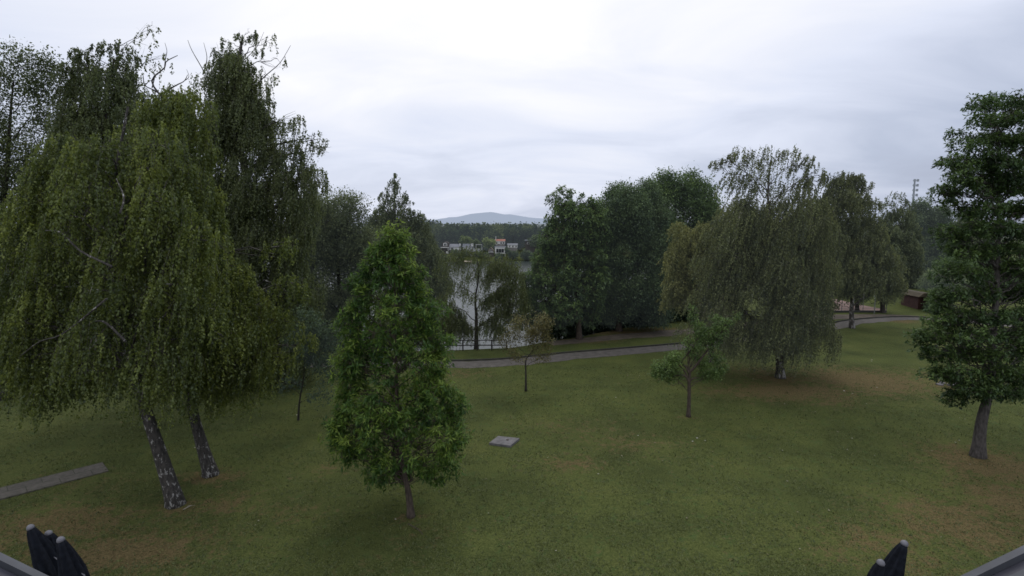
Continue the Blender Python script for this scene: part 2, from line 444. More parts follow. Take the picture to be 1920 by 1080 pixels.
def build_trees():
    R = np.random.default_rng
    # ---- near left leaning birch
    b = gnd(330, 945); Y = b[1]
    tr = TP([(330, 945), (300, 850), (266, 745), (240, 650), (215, 555), (205, 460), (215, 340), (240, 200)], Y)
    tr[0] = b
    prof = [(240, 120, 330), (300, 60, 380), (400, 20, 400), (500, 0, 420), (600, -10, 440), (690, 20, 420), (730, 60, 330)]
    lb = profile_lobes(prof, Y, 52, 30, R(11), .8)
    lb += [(110, 690, 40, 20), (60, 640, 45, 0), (25, 560, 50, -20), (400, 620, 45, 0), (160, 720, 38, 0, .9), (20, 700, 45, 10), (90, 730, 40, 15), (60, 680, 50, 20), (130, 660, 50, -30), (220, 700, 36, 10, .8)]
    make_tree('birch_tree', 'big birch nearest at left with flecked leaning trunk reaching lowest into lawn', b, tr, .205, lb,
              FM['olive_birch'], M['birch_bark'], 'weep', Y, extra=lambda mb, T, R_: [mb.tube(spline([at(q[0], q[1], Y - 2.6 + .3 * j) for j, q in enumerate(p)], 10), list(np.linspace(r, r * .4, 10)), 6, wob=.1) for p, r in [
                  ([(235, 640), (200, 606), (178, 603), (155, 617)], .03), ([(210, 500), (150, 470), (115, 436), (85, 432)], .028), ([(200, 560), (120, 625), (75, 640), (38, 668)], .022), ([(225, 400), (232, 370), (218, 335)], .025)]], leaf=.075, lw=.62, lai=1.6, lowlimb=.36, seed=11, strand=1.35, nleaf=34, gap=-.3, limb_r=1.2)
    # ---- second birch
    b = gnd(396, 890); Y = b[1]
    tr = TP([(396, 890), (378, 830), (362, 770), (352, 700), (345, 600), (340, 480), (335, 350), (330, 220)], Y); tr[0] = b
    prof = [(165, 290, 380), (220, 260, 395), (300, 280, 410), (360, 300, 420), (440, 290, 430), (500, 300, 480), (590, 330, 515), (660, 340, 520), (740, 350, 480)]
    lb = profile_lobes(prof, Y, 40, 22, R(12), .8)
    lb += [(370, 420, 45, -25), (375, 360, 40, -20), (440, 560, 45, -15), (480, 640, 38, 0), (420, 700, 34, 0, .7), (500, 580, 30, 0, .8), (535, 600, 34, 20, .9), (528, 670, 32, 10, .8), (545, 530, 36, 30, .8), (572, 640, 28, 20, .7), (470, 715, 28, 0, .6), (530, 460, 34, 40, .7), (300, 700, 30, -10, .6)]
    make_tree('birch_tree', 'second birch with thick leaning trunk just behind the nearest one, bare branches above its top', b, tr, .20, lb,
              FM['olive_birch'], M['birch_bark'], 'weep', Y, leaf=.078, lw=.62, lai=1.75, lowlimb=.38, seed=12, strand=1.25, nleaf=34, gap=-.4, tonebias=.08,
              extra=lambda mb, T, R_: [mb.tube(spline(TP(p, Y), 14), list(np.linspace(r, r * .3, 14)), 6, wob=.15) for p, r in [
                  ([(330, 225), (318, 190), (290, 170), (272, 160), (268, 140)], .03),
                  ([(335, 215), (300, 178), (285, 150), (308, 128), (312, 115), (333, 104)], .032),
                  ([(308, 132), (310, 112), (313, 96), (309, 80)], .014),
                  ([(285, 165), (290, 140), (280, 126)], .016),
                  ([(300, 178), (330, 160), (345, 152), (352, 140)], .022),
                  ([(345, 152), (354, 144), (350, 130)], .012),
                  ([(272, 160), (280, 152), (290, 150)], .012)]])
    # ---- dense birch behind at far left
    Y = 21.0
    b = np.array([at(286, 805, Y)[0], Y, 0])
    tr = [b] + TP([(262, 735), (225, 640), (200, 560), (175, 450), (190, 300), (205, 160), (215, 110)], Y)
    prof = [(108, 160, 235), (135, 128, 255), (150, 120, 262), (200, 110, 280), (270, 100, 300), (350, 60, 300), (480, 40, 330), (600, 40, 330), (700, 60, 300)]
    lb = profile_lobes(prof, Y, 38, 34, R(13), .8)
    lb += [(160, 105, 20, 0, .7), (205, 92, 22, 0, .6), (275, 70, 24, 0, .16), (262, 110, 34, 0, .3), (285, 48, 12, 0, .25), (120, 130, 20, 0, .7), (145, 95, 14, 0, .6), (185, 88, 16, 0, .6), (225, 85, 16, 0, .6), (240, 105, 20, 0, .6), (250, 150, 26, 0, .5), (300, 110, 24, 0, .12)]
    make_tree('birch_tree', 'tall dense birch behind the nearest leaning trunk, with a feathery pale tip', b, tr, .14, lb,
              FM['grey_birch'], M['dark_bark'], 'weep', Y, leaf=.085, lw=.62, lai=1.75, seed=13, strand=1.1, gap=-.35, tonebias=.05)
    # ---- open tree on the left border
    Y = 25.0
    b = np.array([at(10, 700, Y)[0], Y, 0])
    tr = [b] + TP([(5, 600), (0, 450), (12, 330), (18, 240), (25, 150)], Y)
    lb = [(20, 108, 24, 0, .7), (60, 118, 26, 0, .8), (92, 125, 22, 5), (30, 150, 30, 5, .6), (85, 165, 32, -10), (50, 190, 30, 0, .6), (10, 200, 26, 0, .5),
          (95, 215, 32, 0, .9), (60, 240, 26, 0, .5), (10, 265, 28, 0, .5), (90, 265, 34, 0, .8), (40, 300, 38, 0), (10, 340, 40, 0), (80, 330, 40, 0),
          (20, 420, 50, 0), (80, 420, 50, 10), (-30, 250, 50, 0), (-40, 350, 60, 0), (30, 520, 60, 0), (-30, 450, 60, 0), (20, 620, 60, 0), (-30, 140, 40, 0)]
    make_tree('broadleaf_tree', 'open crowned tree at the left border with dark trunk against sky', b, tr, .22, lb,
              FM['grey_birch'], M['dark_bark'], 'broad', Y, leaf=.11, lw=.55, lai=2.6, seed=14, gap=-.3, limb_r=1.3, crad=.3)
    # ---- tall dark birch behind with highest tip
    Y = 27.0
    b = np.array([at(540, 700, Y)[0], Y, 0])
    tr = [b] + TP([(535, 560), (490, 420), (455, 300), (440, 200), (450, 100), (455, 70)], Y)
    prof = [(98, 415, 462), (125, 402, 484), (160, 392, 498), (220, 388, 505), (270, 385, 525), (320, 390, 590), (380, 400, 600), (440, 400, 590), (520, 410, 580), (600, 430, 600), (680, 430, 600), (720, 450, 580)]
    lb = profile_lobes(prof, Y, 34, 44, R(15), .7)
    lb += [(480, 70, 18, 0, .5), (505, 80, 22, 0, .16), (520, 110, 20, 0, .12), (500, 140, 22, 0, .25), (410, 95, 16, 0, .5), (420, 78, 12, 0, .5), (450, 68, 12, 0, .6), (468, 60, 10, 0, .5), (400, 120, 14, 0, .5), (490, 95, 14, 0, .35), (505, 190, 14, 0, .6), (508, 230, 16, 0, .7), (395, 150, 18, 0, .4),
           (535, 235, 24, 0, .8), (560, 225, 18, 0, .9), (570, 260, 26, 0, .5), (600, 260, 18, 0, .3), (615, 275, 18, 0, .3), (590, 320, 24, 0, .9), (600, 345, 20, 0, .8), (370, 200, 18, 0, .3), (375, 260, 22, 0, .5)]
    make_tree('birch_tree', 'tallest dark grey green birch with weeping right shoulder against the sky', b, tr, .30, lb,
              FM['grey_birch'], M['birch_bark'], 'weep', Y, leaf=.09, lw=.62, lai=1.9, seed=15, strand=1.15, gap=-.3, tonebias=.14,
              extra=lambda mb, T, R_: [mb.tube(spline(TP(p, Y), 10), list(np.linspace(r, r * .3, 10)), 5, wob=.1) for p, r in [
                  ([(400, 170), (380, 130), (360, 95), (352, 75)], .03), ([(380, 140), (388, 110), (382, 80)], .025),
                  ([(470, 170), (500, 140), (525, 118), (545, 85)], .03), ([(450, 120), (480, 90), (495, 60)], .02)]])
    # ---- bushy dark trees on the bank left of the lake
    Y = 36.0
    b = np.array([at(640, 600, Y)[0], Y, -1.2])
    tr = [b] + TP([(638, 560), (632, 480), (628, 410)], Y)
    prof = [(370, 600, 655), (395, 550, 690), (450, 530, 705), (520, 520, 700), (600, 530, 690), (650, 540, 670)]
    lb = profile_lobes(prof, Y, 34, 24, R(16), .8)
    make_tree('bushy_tree', 'rounded bushy tree by the bank between tallest birch and pointed lawn tree', b, tr, .22, lb,
              FM['far_birch'], M['dark_bark'], 'broad', Y, leaf=.13, lw=.55, lai=2.2, seed=16, tonebias=.12, gap=-.4, crad=.35)
    # ---- thin topped birch beyond
    Y = 44.0
    b = np.array([at(742, 560, Y)[0], Y, -8])
    tr = [b] + TP([(742, 480), (741, 420), (740, 380), (740, 325)], Y)
    lb = [(742, 330, 10, 0, .5), (738, 345, 16, 0, .6), (745, 360, 20, 0, .6), (722, 365, 14, 0, .5), (735, 380, 26, 0, .6), (762, 375, 14, 0, .5), (715, 395, 16, 0, .5), (760, 395, 18, 0, .6),
          (735, 405, 26, 0, .8), (705, 410, 14, 0, .9), (780, 405, 18, 0, .9), (795, 420, 16, 0, .8)]
    lb += profile_lobes([(400, 700, 795), (430, 690, 805), (480, 700, 840), (540, 700, 850), (590, 700, 830)], Y, 28, 22, R(17), .8)
    make_tree('birch_tree', 'slender birch with thin see-through spire above the pointed lawn tree', b, tr, .18, lb,
              FM['far_birch'], M['birch_bark_far'], 'weep', Y, leaf=.12, lw=.6, lai=2.0, seed=17, strand=.6, nleaf=16, gap=-.4)
    # ---- shore tree with see-through crown
    Y = 36.0
    b = gnd(893, 658, -.3); Y = b[1]
    tr = TP([(893, 658), (893, 620), (893, 590), (891, 560), (897, 520), (893, 470)], Y); tr[0] = b
    lb = [(850, 490, 34, 0, .45), (880, 475, 30, 0, .4), (915, 490, 28, 0, .35), (945, 505, 38, 0, 1.2), (960, 545, 34, 0, 1.2), (930, 560, 30, 0, 1.0), (890, 520, 30, 0, .25), (860, 540, 30, 0, .25),
          (950, 590, 32, 0, .9), (850, 600, 34, 0, 1.3), (830, 570, 28, 0, .9), (865, 615, 26, 0, .9), (915, 610, 30, 0, .55), (825, 620, 26, 0, 1), (900, 560, 24, 0, .2), (975, 570, 24, 0, .8), (940, 620, 20, 0, .6)]
    make_tree('weeping_tree', 'thin weeping tree at the water edge with the lake showing through its branches', b, tr, .15, lb,
              FM['grey_birch'], M['dark_bark'], 'weep', Y, leaf=.10, lw=.55, lai=2.1, seed=18, strand=1.0, nleaf=18, gap=-.5, limb_r=1.2, sub=9, tonebias=.15)
    # ---- foreground pointed tree
    b = gnd(771, 969); Y = b[1]
    tr = TP([(771, 969), (765, 920), (752, 860), (745, 780), (742, 650), (740, 540), (740, 450)], Y); tr[0] = b
    prof = [(430, 728, 752), (460, 705, 768), (500, 672, 785), (540, 655, 800), (600, 645, 835), (660, 632, 838), (710, 630, 840), (760, 625, 872), (810, 604, 882), (850, 625, 868), (890, 700, 838), (905, 735, 820)]
    lb = profile_lobes(prof, Y, 27, 60, R(19), .95)
    lb += [(618, 822, 22, 0), (640, 800, 27, -10), (650, 690, 22, -8), (866, 752, 24, 0), (862, 815, 24, 0), (822, 585, 24, 0), (664, 530, 20, 0), (800, 875, 24, -20), (822, 898, 13, 0), (838, 640, 22, 0), (640, 610, 20, 0), (660, 850, 20, 0), (770, 470, 14, 0), (705, 470, 13, 0), (790, 505, 16, 0)]
    make_tree('chestnut_tree', 'young pointed bright green tree with long drooping leaves in middle of lawn', b, tr, .10, lb,
              FM['fresh'], M['brown_bark'], 'whorl', Y, leaf=.14, lw=.28, lai=1.95, seed=19, per=11, gap=-.2, limb_r=.8, top_r=.1, tonebias=.08)
    # ---- thin sapling behind left
    b = gnd(559, 790); Y = b[1]
    tr = TP([(559, 790), (562, 750), (569, 710), (572, 670), (580, 620)], Y); tr[0] = b
    lb = [(590, 655, 34, 0, .8), (560, 640, 30, 0, .8), (612, 690, 30, 0, .8), (600, 740, 22, 0, .6), (575, 610, 34, 0, .8), (535, 725, 14, 0, .6), (620, 630, 30, 0, .8), (560, 715, 14, 0, .4)]
    make_tree('sapling', 'thin dark leaning sapling between the birches and the pointed lawn tree', b, tr, .045, lb,
              FM['deep_green'], M['dark_bark'], 'broad', Y, leaf=.10, lw=.5, lai=2.6, seed=20, limb_r=.7, crad=.2)
    # ---- rusty sapling
    b = gnd(986, 731); Y = b[1]
    tr = TP([(986, 731), (986, 700), (986, 676), (995, 662), (1003, 650), (1008, 630)], Y); tr[0] = b
    lb = [(1012, 625, 20, 0, .9), (1018, 605, 17, 0, .8), (995, 635, 18, 0, .7), (965, 628, 17, 0, .55), (975, 605, 17, 0, .5), (945, 640, 12, 0, .4), (1025, 645, 14, 0, .7), (960, 660, 14, 0, .35), (1005, 660, 16, 0, .4), (1020, 670, 12, 0, .4), (975, 675, 12, 0, .3)]
    make_tree('sapling', 'slim sapling with rusty green see-through crown near the path', b, tr, .05, lb,
              FM['rusty'], M['dark_bark'], 'broad', Y, leaf=.085, lw=.5, lai=3, seed=21, limb_r=.8, crad=.18, per=10)
    # ---- small apple tree
    b = gnd(1291, 780); Y = b[1]
    tr = TP([(1291, 780), (1292, 745), (1292, 715), (1293, 700), (1291, 690)], Y); tr[0] = b
    lb = [(1250, 690, 22, 0, 1.1), (1238, 703, 14, 0), (1265, 672, 20, 0, .9), (1270, 700, 16, 0, .9), (1330, 695, 20, -10, .9), (1345, 700, 14, 0, .8), (1315, 680, 20, 10, .9), (1345, 672, 18, 0, .6),
          (1300, 655, 22, 0, .9), (1325, 640, 24, 0, 1), (1345, 625, 22, 0, 1), (1310, 620, 20, 0, .9), (1365, 602, 14, 0, .8), (1380, 592, 8, 0, .8), (1300, 595, 13, 0, .7), (1288, 640, 12, 0, .5), (1340, 600, 14, 0, .6), (1222, 700, 9, 0, .7), (1300, 578, 8, 0, .5), (1352, 692, 15, 5, .9), (1335, 704, 12, -10, .9), (1232, 690, 14, 8, .9), (1256, 708, 10, 0, .9), (1318, 704, 12, 10, .8)]
    lb = [(l[0], l[1], l[2] * .82) + tuple(l[3:]) for l in lb]
    def fork(mb, T, R_):
        for p, r in [([(1292, 716), (1286, 706), (1275, 703), (1262, 706)], .045), ([(1292, 712), (1282, 694), (1270, 680), (1264, 660)], .03),
                     ([(1292, 700), (1286, 688), (1278, 678), (1300, 650), (1308, 630)], .04), ([(1293, 698), (1305, 685), (1320, 665), (1340, 640), (1360, 612), (1380, 592)], .042),
                     ([(1293, 716), (1300, 710), (1312, 708)], .03)]:
            mb.tube(spline(TP(p, Y), 12), list(np.linspace(r * 1.3, r * .4, 12)), 7, wob=.08)
    make_tree('apple_tree', 'small spreading apple tree with forked low branches on the lawn', b, tr, .085, lb,
              FM['apple'], M['brown_bark'], 'broad', Y, leaf=.085, lw=.5, lai=2.6, seed=22, limb_r=.5, crad=.11, extra=fork, top_r=.6, gap=-1.2, tonebias=.08)
    # ---- right hand group: two trunks by the upper path
    b = gnd(1086, 637); Y = b[1]
    tr = TP([(1086, 637), (1085, 600), (1084, 570), (1080, 500), (1075, 430), (1075, 380)], Y); tr[0] = b
    prof = [(378, 1045, 1122), (410, 1022, 1135), (450, 1015, 1140), (500, 992, 1140), (540, 972, 1140), (580, 966, 1135), (612, 985, 1120)]
    lb = profile_lobes(prof, Y, 24, 46, R(23), .8)
    lb += [(1050, 378, 12, 0, .5), (1070, 362, 13, 0, .5), (1090, 368, 12, 0, .5), (1035, 395, 12, 0, .6), (1108, 375, 10, 0, .5), (1030, 415, 12, 0, .8), (1060, 395, 16, 0, .6), (1082, 390, 16, 0, .6)]
    make_tree('broadleaf_tree', 'green tree with orange brown trunk, leftmost of the two by the upper path', b, tr, .21, lb,
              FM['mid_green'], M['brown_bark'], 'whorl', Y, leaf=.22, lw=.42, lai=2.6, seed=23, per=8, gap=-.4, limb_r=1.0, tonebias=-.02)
    b = gnd(1160, 621); Y = b[1]
    tr = TP([(1160, 621), (1160, 590), (1160, 560), (1165, 480), (1180, 400)], Y); tr[0] = b
    prof = [(348, 1165, 1210), (368, 1128, 1245), (400, 1108, 1262), (460, 1110, 1265), (520, 1105, 1270), (570, 1105, 1265), (600, 1125, 1250)]
    lb = profile_lobes(prof, Y, 26, 52, R(24), .8)
    make_tree('broadleaf_tree', 'dense dark green tree, rightmost of the two trunks by the upper path', b, tr, .24, lb,
              FM['deep_green'], M['brown_bark'], 'broad', Y, leaf=.15, lw=.5, lai=3.0, seed=24, gap=-.42, crad=.28, tonebias=.16)
    Y = 52.0
    b = np.array([at(1285, 580, Y)[0], Y, 0])
    tr = [b] + TP([(1285, 540), (1282, 450), (1280, 360)], Y)
    prof = [(322, 1262, 1295), (345, 1215, 1330), (380, 1205, 1350), (430, 1210, 1355), (500, 1220, 1350), (570, 1230, 1340)]
    lb = profile_lobes(prof, Y, 24, 40, R(25), .8) + [(1222, 350, 14, 0, .35), (1208, 360, 10, 0, .3)]
    make_tree('broadleaf_tree', 'leafy tree rising behind the dense dark green tree, left of the big birch top', b, tr, .3, lb,
              FM['mid_green'], M['dark_bark'], 'broad', Y, leaf=.2, lw=.5, lai=2.6, seed=25, gap=-.42, crad=.4, tonebias=-.08)
    # ---- yellowish birch
    b = gnd(1330, 640); Y = 31.5; b = np.array([at(1335, 600, Y)[0], Y, 0])
    tr = [b] + TP([(1335, 580), (1330, 500), (1325, 430)], Y)
    prof = [(415, 1265, 1330), (450, 1255, 1350), (500, 1245, 1380), (550, 1240, 1380), (580, 1250, 1380)]
    lb = profile_lobes(prof, Y, 24, 20, R(26), .7)
    make_tree('birch_tree', 'yellow leaved birch at the left flank of the big lawn birch', b, tr, .16, lb,
              FM['gold_birch'], M['birch_bark_far'], 'weep', Y, leaf=.10, lw=.6, lai=1.9, seed=26, strand=.6, nleaf=16, gap=-.3, tonebias=.14)
    # ---- big lawn birch
    b = gnd(1463, 710); Y = b[1]
    tr = TP([(1463, 710), (1462, 670), (1460, 620), (1455, 540), (1448, 450), (1440, 370), (1445, 300)], Y); tr[0] = b
    prof = [(365, 1365, 1550), (400, 1350, 1562), (440, 1348, 1565), (500, 1340, 1568), (545, 1325, 1568), (600, 1308, 1558), (645, 1335, 1548)]
    lb = profile_lobes(prof, Y, 36, 40, R(27), .85)
    lb += [(1325, 480, 28, 0, .7), (1315, 560, 32, 0, .8), (1295, 615, 26, 0, .6), (1340, 430, 24, 0, .7), (1335, 312, 10, 0, .5), (1400, 345, 30, 0, .5), (1500, 350, 34, 0, .7), (1535, 330, 24, 0, .8), (1520, 300, 18, 0, .6), (1345, 302, 12, 0, .4), (1365, 300, 20, 0, .6), (1390, 285, 22, 0, .5), (1410, 310, 30, 0, .45), (1430, 285, 24, 0, .45), (1460, 300, 30, 0, .45), (1485, 285, 20, 0, .5), (1500, 310, 26, 0, .5), (1380, 330, 26, 0, .5),
           (1440, 350, 34, 0, .4), (1530, 340, 20, 0, .6), (1460, 640, 40, 20, .8), (1500, 640, 36, 0, .8), (1410, 640, 30, 0, .7)]
    make_tree('birch_tree', 'big brownish weeping birch standing alone on right half of lawn', b, tr, .22, lb,
              FM['brown_birch'], M['birch_bark_far'], 'weep', Y, leaf=.088, lw=.6, lai=1.65, seed=27, strand=1.2, nleaf=30, wind=(-.14, 0), gap=-.4, limb_r=1.1, sub=8)
    # ---- birch by the path
    b = gnd(1597, 616); Y = b[1]
    tr = TP([(1597, 616), (1597, 580), (1599, 540), (1598, 480), (1595, 400), (1590, 340)], Y); tr[0] = b
    prof = [(322, 1565, 1618), (360, 1548, 1636), (410, 1538, 1648), (460, 1535, 1680), (510, 1538, 1700), (555, 1545, 1690)]
    lb = profile_lobes(prof, Y, 24, 34, R(28), .8)
    lb += [(1640, 540, 20, 0, .8), (1560, 570, 14, 0, .6)]
    make_tree('birch_tree', 'weeping birch with black and white trunk at edge of the distant path', b, tr, .19, lb,
              FM['brown_birch'], M['birch_bark_far'], 'weep', Y, leaf=.115, lw=.6, lai=1.7, seed=28, strand=.6, nleaf=18, gap=-.4, tonebias=-.06)
    # ---- birches and trees beyond the court
    Y = 62.0
    b = np.array([at(1660, 580, Y)[0], Y, 0])
    tr = [b] + TP([(1660, 550), (1658, 480), (1672, 420), (1680, 380)], Y)
    prof = [(390, 1655, 1708), (430, 1635, 1728), (480, 1625, 1738), (530, 1635, 1732), (560, 1645, 1722)]
    lb = profile_lobes(prof, Y, 20, 22, R(29), .8) + [(1680, 372, 22, 0, .3), (1665, 385, 16, 0, .3), (1700, 385, 16, 0, .35)]
    make_tree('birch_tree', 'pale topped birch behind the signpost, below the floodlight mast', b, tr, .22, lb,
              FM['far_birch'], M['birch_bark_far'], 'weep', Y, leaf=.16, lw=.6, lai=1.8, seed=29, strand=.55, nleaf=14, gap=-.4)
    Y = 78.0
    for k, (px, prof, lab, fm, sd) in enumerate([
        (1722, [(382, 1712, 1735), (410, 1700, 1750), (460, 1700, 1760), (540, 1700, 1760)], 'dark tree to the right of the floodlight mast', 'far_green', 30),
        (1765, [(392, 1752, 1772), (420, 1742, 1790), (470, 1740, 1800), (540, 1740, 1800)], 'dark tree in gap beside the large right border tree', 'far_green', 31),
        (1815, [(400, 1800, 1830), (440, 1780, 1860), (500, 1780, 1870), (560, 1780, 1870)], 'distant tree hidden behind the large right border tree', 'far_birch', 32),
        (1500, [(430, 1480, 1540), (480, 1460, 1560), (580, 1460, 1560)], 'distant tree glimpsed behind the big lawn birch', 'far_green', 33)]):
        b = np.array([at(px, 560, Y)[0], Y, 0])
        tr = [b] + TP([(px, 540), (px, 470), (px, 410)], Y)
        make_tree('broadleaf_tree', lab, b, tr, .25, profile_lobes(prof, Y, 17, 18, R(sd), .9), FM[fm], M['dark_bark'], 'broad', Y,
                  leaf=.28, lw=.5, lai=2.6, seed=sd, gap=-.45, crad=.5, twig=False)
    # ---- large right border tree
    b = gnd(1833, 857); Y = b[1]
    tr = TP([(1831, 857), (1841, 790), (1856, 725), (1862, 640), (1870, 500), (1872, 380), (1870, 230)], Y); tr[0] = b
    lb = []
    rg = R(34)
    tiers = [(190, 1838, 1915), (225, 1852, 1930), (262, 1805, 1930), (300, 1790, 1935), (330, 1800, 1930), (352, 1775, 1900), (392, 1800, 1935), (430, 1780, 1935), (470, 1790, 1940),
             (510, 1775, 1940), (550, 1765, 1945), (590, 1755, 1945), (625, 1735, 1945), (660, 1760, 1945), (700, 1765, 1930), (735, 1800, 1920)]
    for py, xl, xr in tiers:
        x = xl - 4
        while x < xr + 25:
            u = (x - 1870) / 100.0
            dd = math.sqrt(max(.05, 1 - min(1, u * u))) * 80
            lb.append((x, py + (1870 - x) * .06 + rg.normal() * 5, rg.uniform(24, 33), rg.uniform(-1, 1) * dd, 1.0 if x > xl + 30 else .8))
            if py > 180: lb.append((x + rg.uniform(-15, 15), py + rg.normal() * 8, rg.uniform(20, 28), rg.uniform(-1, 1) * dd))
            x += rg.uniform(19, 27)
    make_tree('walnut_tree', 'large dark layered tree at the right border with leaning trunk', b, tr, .195, lb,
              FM['dark_green'], M['grey_bark'], 'whorl', Y, leaf=.125, lw=.42, lai=2.5, lowlimb=.3, seed=34, per=9, gap=-.28, squash=.55, wind=(-.5, 0), limb_r=1.0, tonebias=.08)

def build_bushes():
    R = np.random.default_rng
    def bush(name, lab, Y, z, px, prof, fm, r, leaf, sd, n=14, cat='bush', lai=2.6, group=None, tb=0):
        b = np.array([at(px, 600, Y)[0], Y, z])
        top = min(p[0] for p in prof)
        tr = [b, b + np.array([0, 0, .5 * (at(px, top, Y)[2] - z)])]
        make_tree(name, lab, b, tr, .07, profile_lobes(prof, Y, r, n, R(sd), .8), FM[fm], M['dark_bark'], 'broad', Y,
                  leaf=leaf, lw=.5, lai=lai, seed=sd, gap=-.5, crad=leaf * 1.6, cat=cat, twig=False, sub=3, group=group, tonebias=tb)
    bush('shrub', 'dark undergrowth bush below the leftmost path tree', 41, -1, 1050, [(570, 1030, 1075), (600, 1015, 1090), (640, 1010, 1090)], 'blue_green', 18, .16, 40)
    bush('shrub', 'dark undergrowth bush between the two path tree trunks', 43, -.4, 1120, [(560, 1090, 1150), (600, 1080, 1165), (632, 1080, 1165)], 'blue_green', 18, .16, 41)
    bush('shrub', 'black green undergrowth right of the second path tree trunk', 45, 0, 1210, [(540, 1170, 1260), (580, 1165, 1270), (615, 1165, 1275)], 'blue_green', 20, .16, 42)
    bush('shrub', 'dark undergrowth behind the yellow birch', 47, 0, 1275, [(530, 1240, 1330), (580, 1240, 1340), (608, 1240, 1345)], 'blue_green', 20, .16, 43)
    bush('shrub', 'pale rounded shrub on the mound left of the right border tree', 58, 1, 1765, [(508, 1750, 1790), (530, 1728, 1810), (560, 1735, 1820), (580, 1740, 1820)], 'far_light', 16, .2, 44, tb=-.25)
    bush('hedge', 'green hedge behind the clay court right of the signpost', 64, 0, 1690, [(520, 1650, 1725), (560, 1640, 1720), (580, 1640, 1720)], 'mid_green', 18, .24, 45, cat='hedge', tb=-.05)
    bush('hedge', 'dark hedge at the far side of the clay court behind the birch trunk', 70, 0, 1590, [(515, 1530, 1650), (540, 1520, 1650), (553, 1530, 1640)], 'blue_green', 14, .25, 46, cat='hedge', n=20)
    bush('shrub', 'leafy shrub half covering the right side of the red shed', 49.5, 0, 1757, [(545, 1748, 1775), (565, 1738, 1785), (588, 1735, 1790)], 'mid_green', 11, .13, 52)
    bush('shrub', 'dark bush just behind the second path tree trunk', 44, -.3, 1185, [(585, 1150, 1235), (612, 1150, 1245), (626, 1150, 1245)], 'blue_green', 14, .15, 53)
    bush('hedge', 'long green hedge closing the view behind the red shed', 68, 0, 1840, [(488, 1770, 1960), (520, 1740, 1960), (575, 1740, 1960)], 'mid_green', 18, .24, 51, cat='hedge', tb=-.1)
    bush('shrub', 'bushy growth on left bank behind the thin sapling', 37, -.6, 590, [(560, 520, 640), (620, 500, 660), (668, 500, 660)], 'deep_green', 26, .15, 47, n=20, tb=.1)
    bush('shrub', 'bushy growth on the bank under the left birches', 38, -.6, 420, [(560, 330, 520), (620, 300, 540), (672, 300, 540)], 'deep_green', 30, .16, 48, n=26)
    bush('shrub', 'dark bushy growth on the bank at far left border', 38, -.6, 120, [(560, -60, 300), (620, -80, 300), (672, -80, 300)], 'blue_green', 34, .18, 49, n=44)
    bush('shrub', 'grey green bush on bank behind right side of the pointed tree', 37, -1.4, 765, [(590, 700, 830), (620, 690, 830), (655, 690, 780)], 'grey_birch', 20, .14, 50, n=18, lai=2.0)

# ------------------------------------------------------------------ ground
EDGE = [(-400, 34), (-30, 35), (-12, 34.5), (-5, 34.2), (0, 35), (5, 38.5), (14, 47), (22, 56), (28, 75), (36, 120), (60, 220), (2000, 230)]
def height(x, y):
    ye = np.interp(x, [e[0] for e in EDGE], [e[1] for e in EDGE])
    s = smooth((y - ye) / 15.0)
    z = .07 * np.sin(x * .23 + 1) * np.sin(y * .19) * smooth((y - 8) / 10) * (1 - s)
    z = z - 18.5 * s
    wob = 5 * np.sin(x * .031) + 3 * np.sin(x * .083 + 1)
    z = z + 2.8 * smooth((y - 350 - wob) / 5) + 3.6 * smooth((y - 352 - wob) / 26) + 2 * smooth((y - 400) / 60)
    c = at(1715, 575, 56)
    z = z + 1.1 * np.exp(-(((x - c[0] - 2) / 5.5) ** 2 + ((y - 57) / 6.0) ** 2)) * (1 - s)
    return z

BROWN = []   # (x, y, sx, sy, strength)
def brown(px, py, wx, wy, k):
    p = gnd(px, py); s = pscale(p[1]); q = gnd(px, py - wy)
    BROWN.append((p[0], p[1], wx * s, max(abs(q[1] - p[1]), .3), k))
for a in [(1480, 735, 110, 16, .9), (1620, 715, 110, 22, .9), (1420, 700, 70, 14, .5), (1340, 735, 40, 12, .5), (1560, 755, 60, 10, .55), (1460, 712, 40, 9, .9),
          (1690, 603, 28, 4, .8), (1700, 700, 60, 12, .4), (1770, 725, 40, 12, .6), (1850, 870, 90, 30, .9), (1900, 940, 70, 45, .85), (1800, 980, 130, 45, .75), (1640, 1010, 90, 30, .6),
          (1700, 1060, 90, 30, .6), (1560, 1040, 60, 20, .4), (100, 985, 130, 40, .8), (220, 1035, 140, 35, .9), (60, 1060, 120, 40, .6), (320, 1010, 120, 30, .5), (330, 955, 50, 12, .8),
          (420, 945, 70, 16, .6), (395, 895, 55, 12, .8), (540, 960, 80, 22, .35), (450, 920, 50, 10, .4), (1070, 868, 60, 14, .55), (1180, 830, 90, 20, .4), (860, 700, 60, 8, .45), (1080, 800, 100, 18, .3),
          (150, 905, 120, 18, .35), (620, 880, 60, 15, .35), (771, 972, 30, 7, .6), (1291, 782, 16, 5, .5), (1160, 624, 90, 5, .8), (1086, 640, 60, 4, .8), (1230, 617, 60, 4, .7), (790, 1000, 60, 20, .3), (700, 1060, 100, 20, .2)]:
    brown(*a)
def dryness(x, y):
    v = np.zeros_like(x)
    for bx, by, sx, sy, k in BROWN:
        v = np.maximum(v, k * np.exp(-(((x - bx) / sx) ** 2 + ((y - by) / sy) ** 2) * .7))
    return v

def axis(parts):
    out = []
    for a, b, st in parts:
        n = max(1, int(round((b - a) / st))); out += list(np.linspace(a, b, n, endpoint=False))
    return np.array(out + [parts[-1][1]])

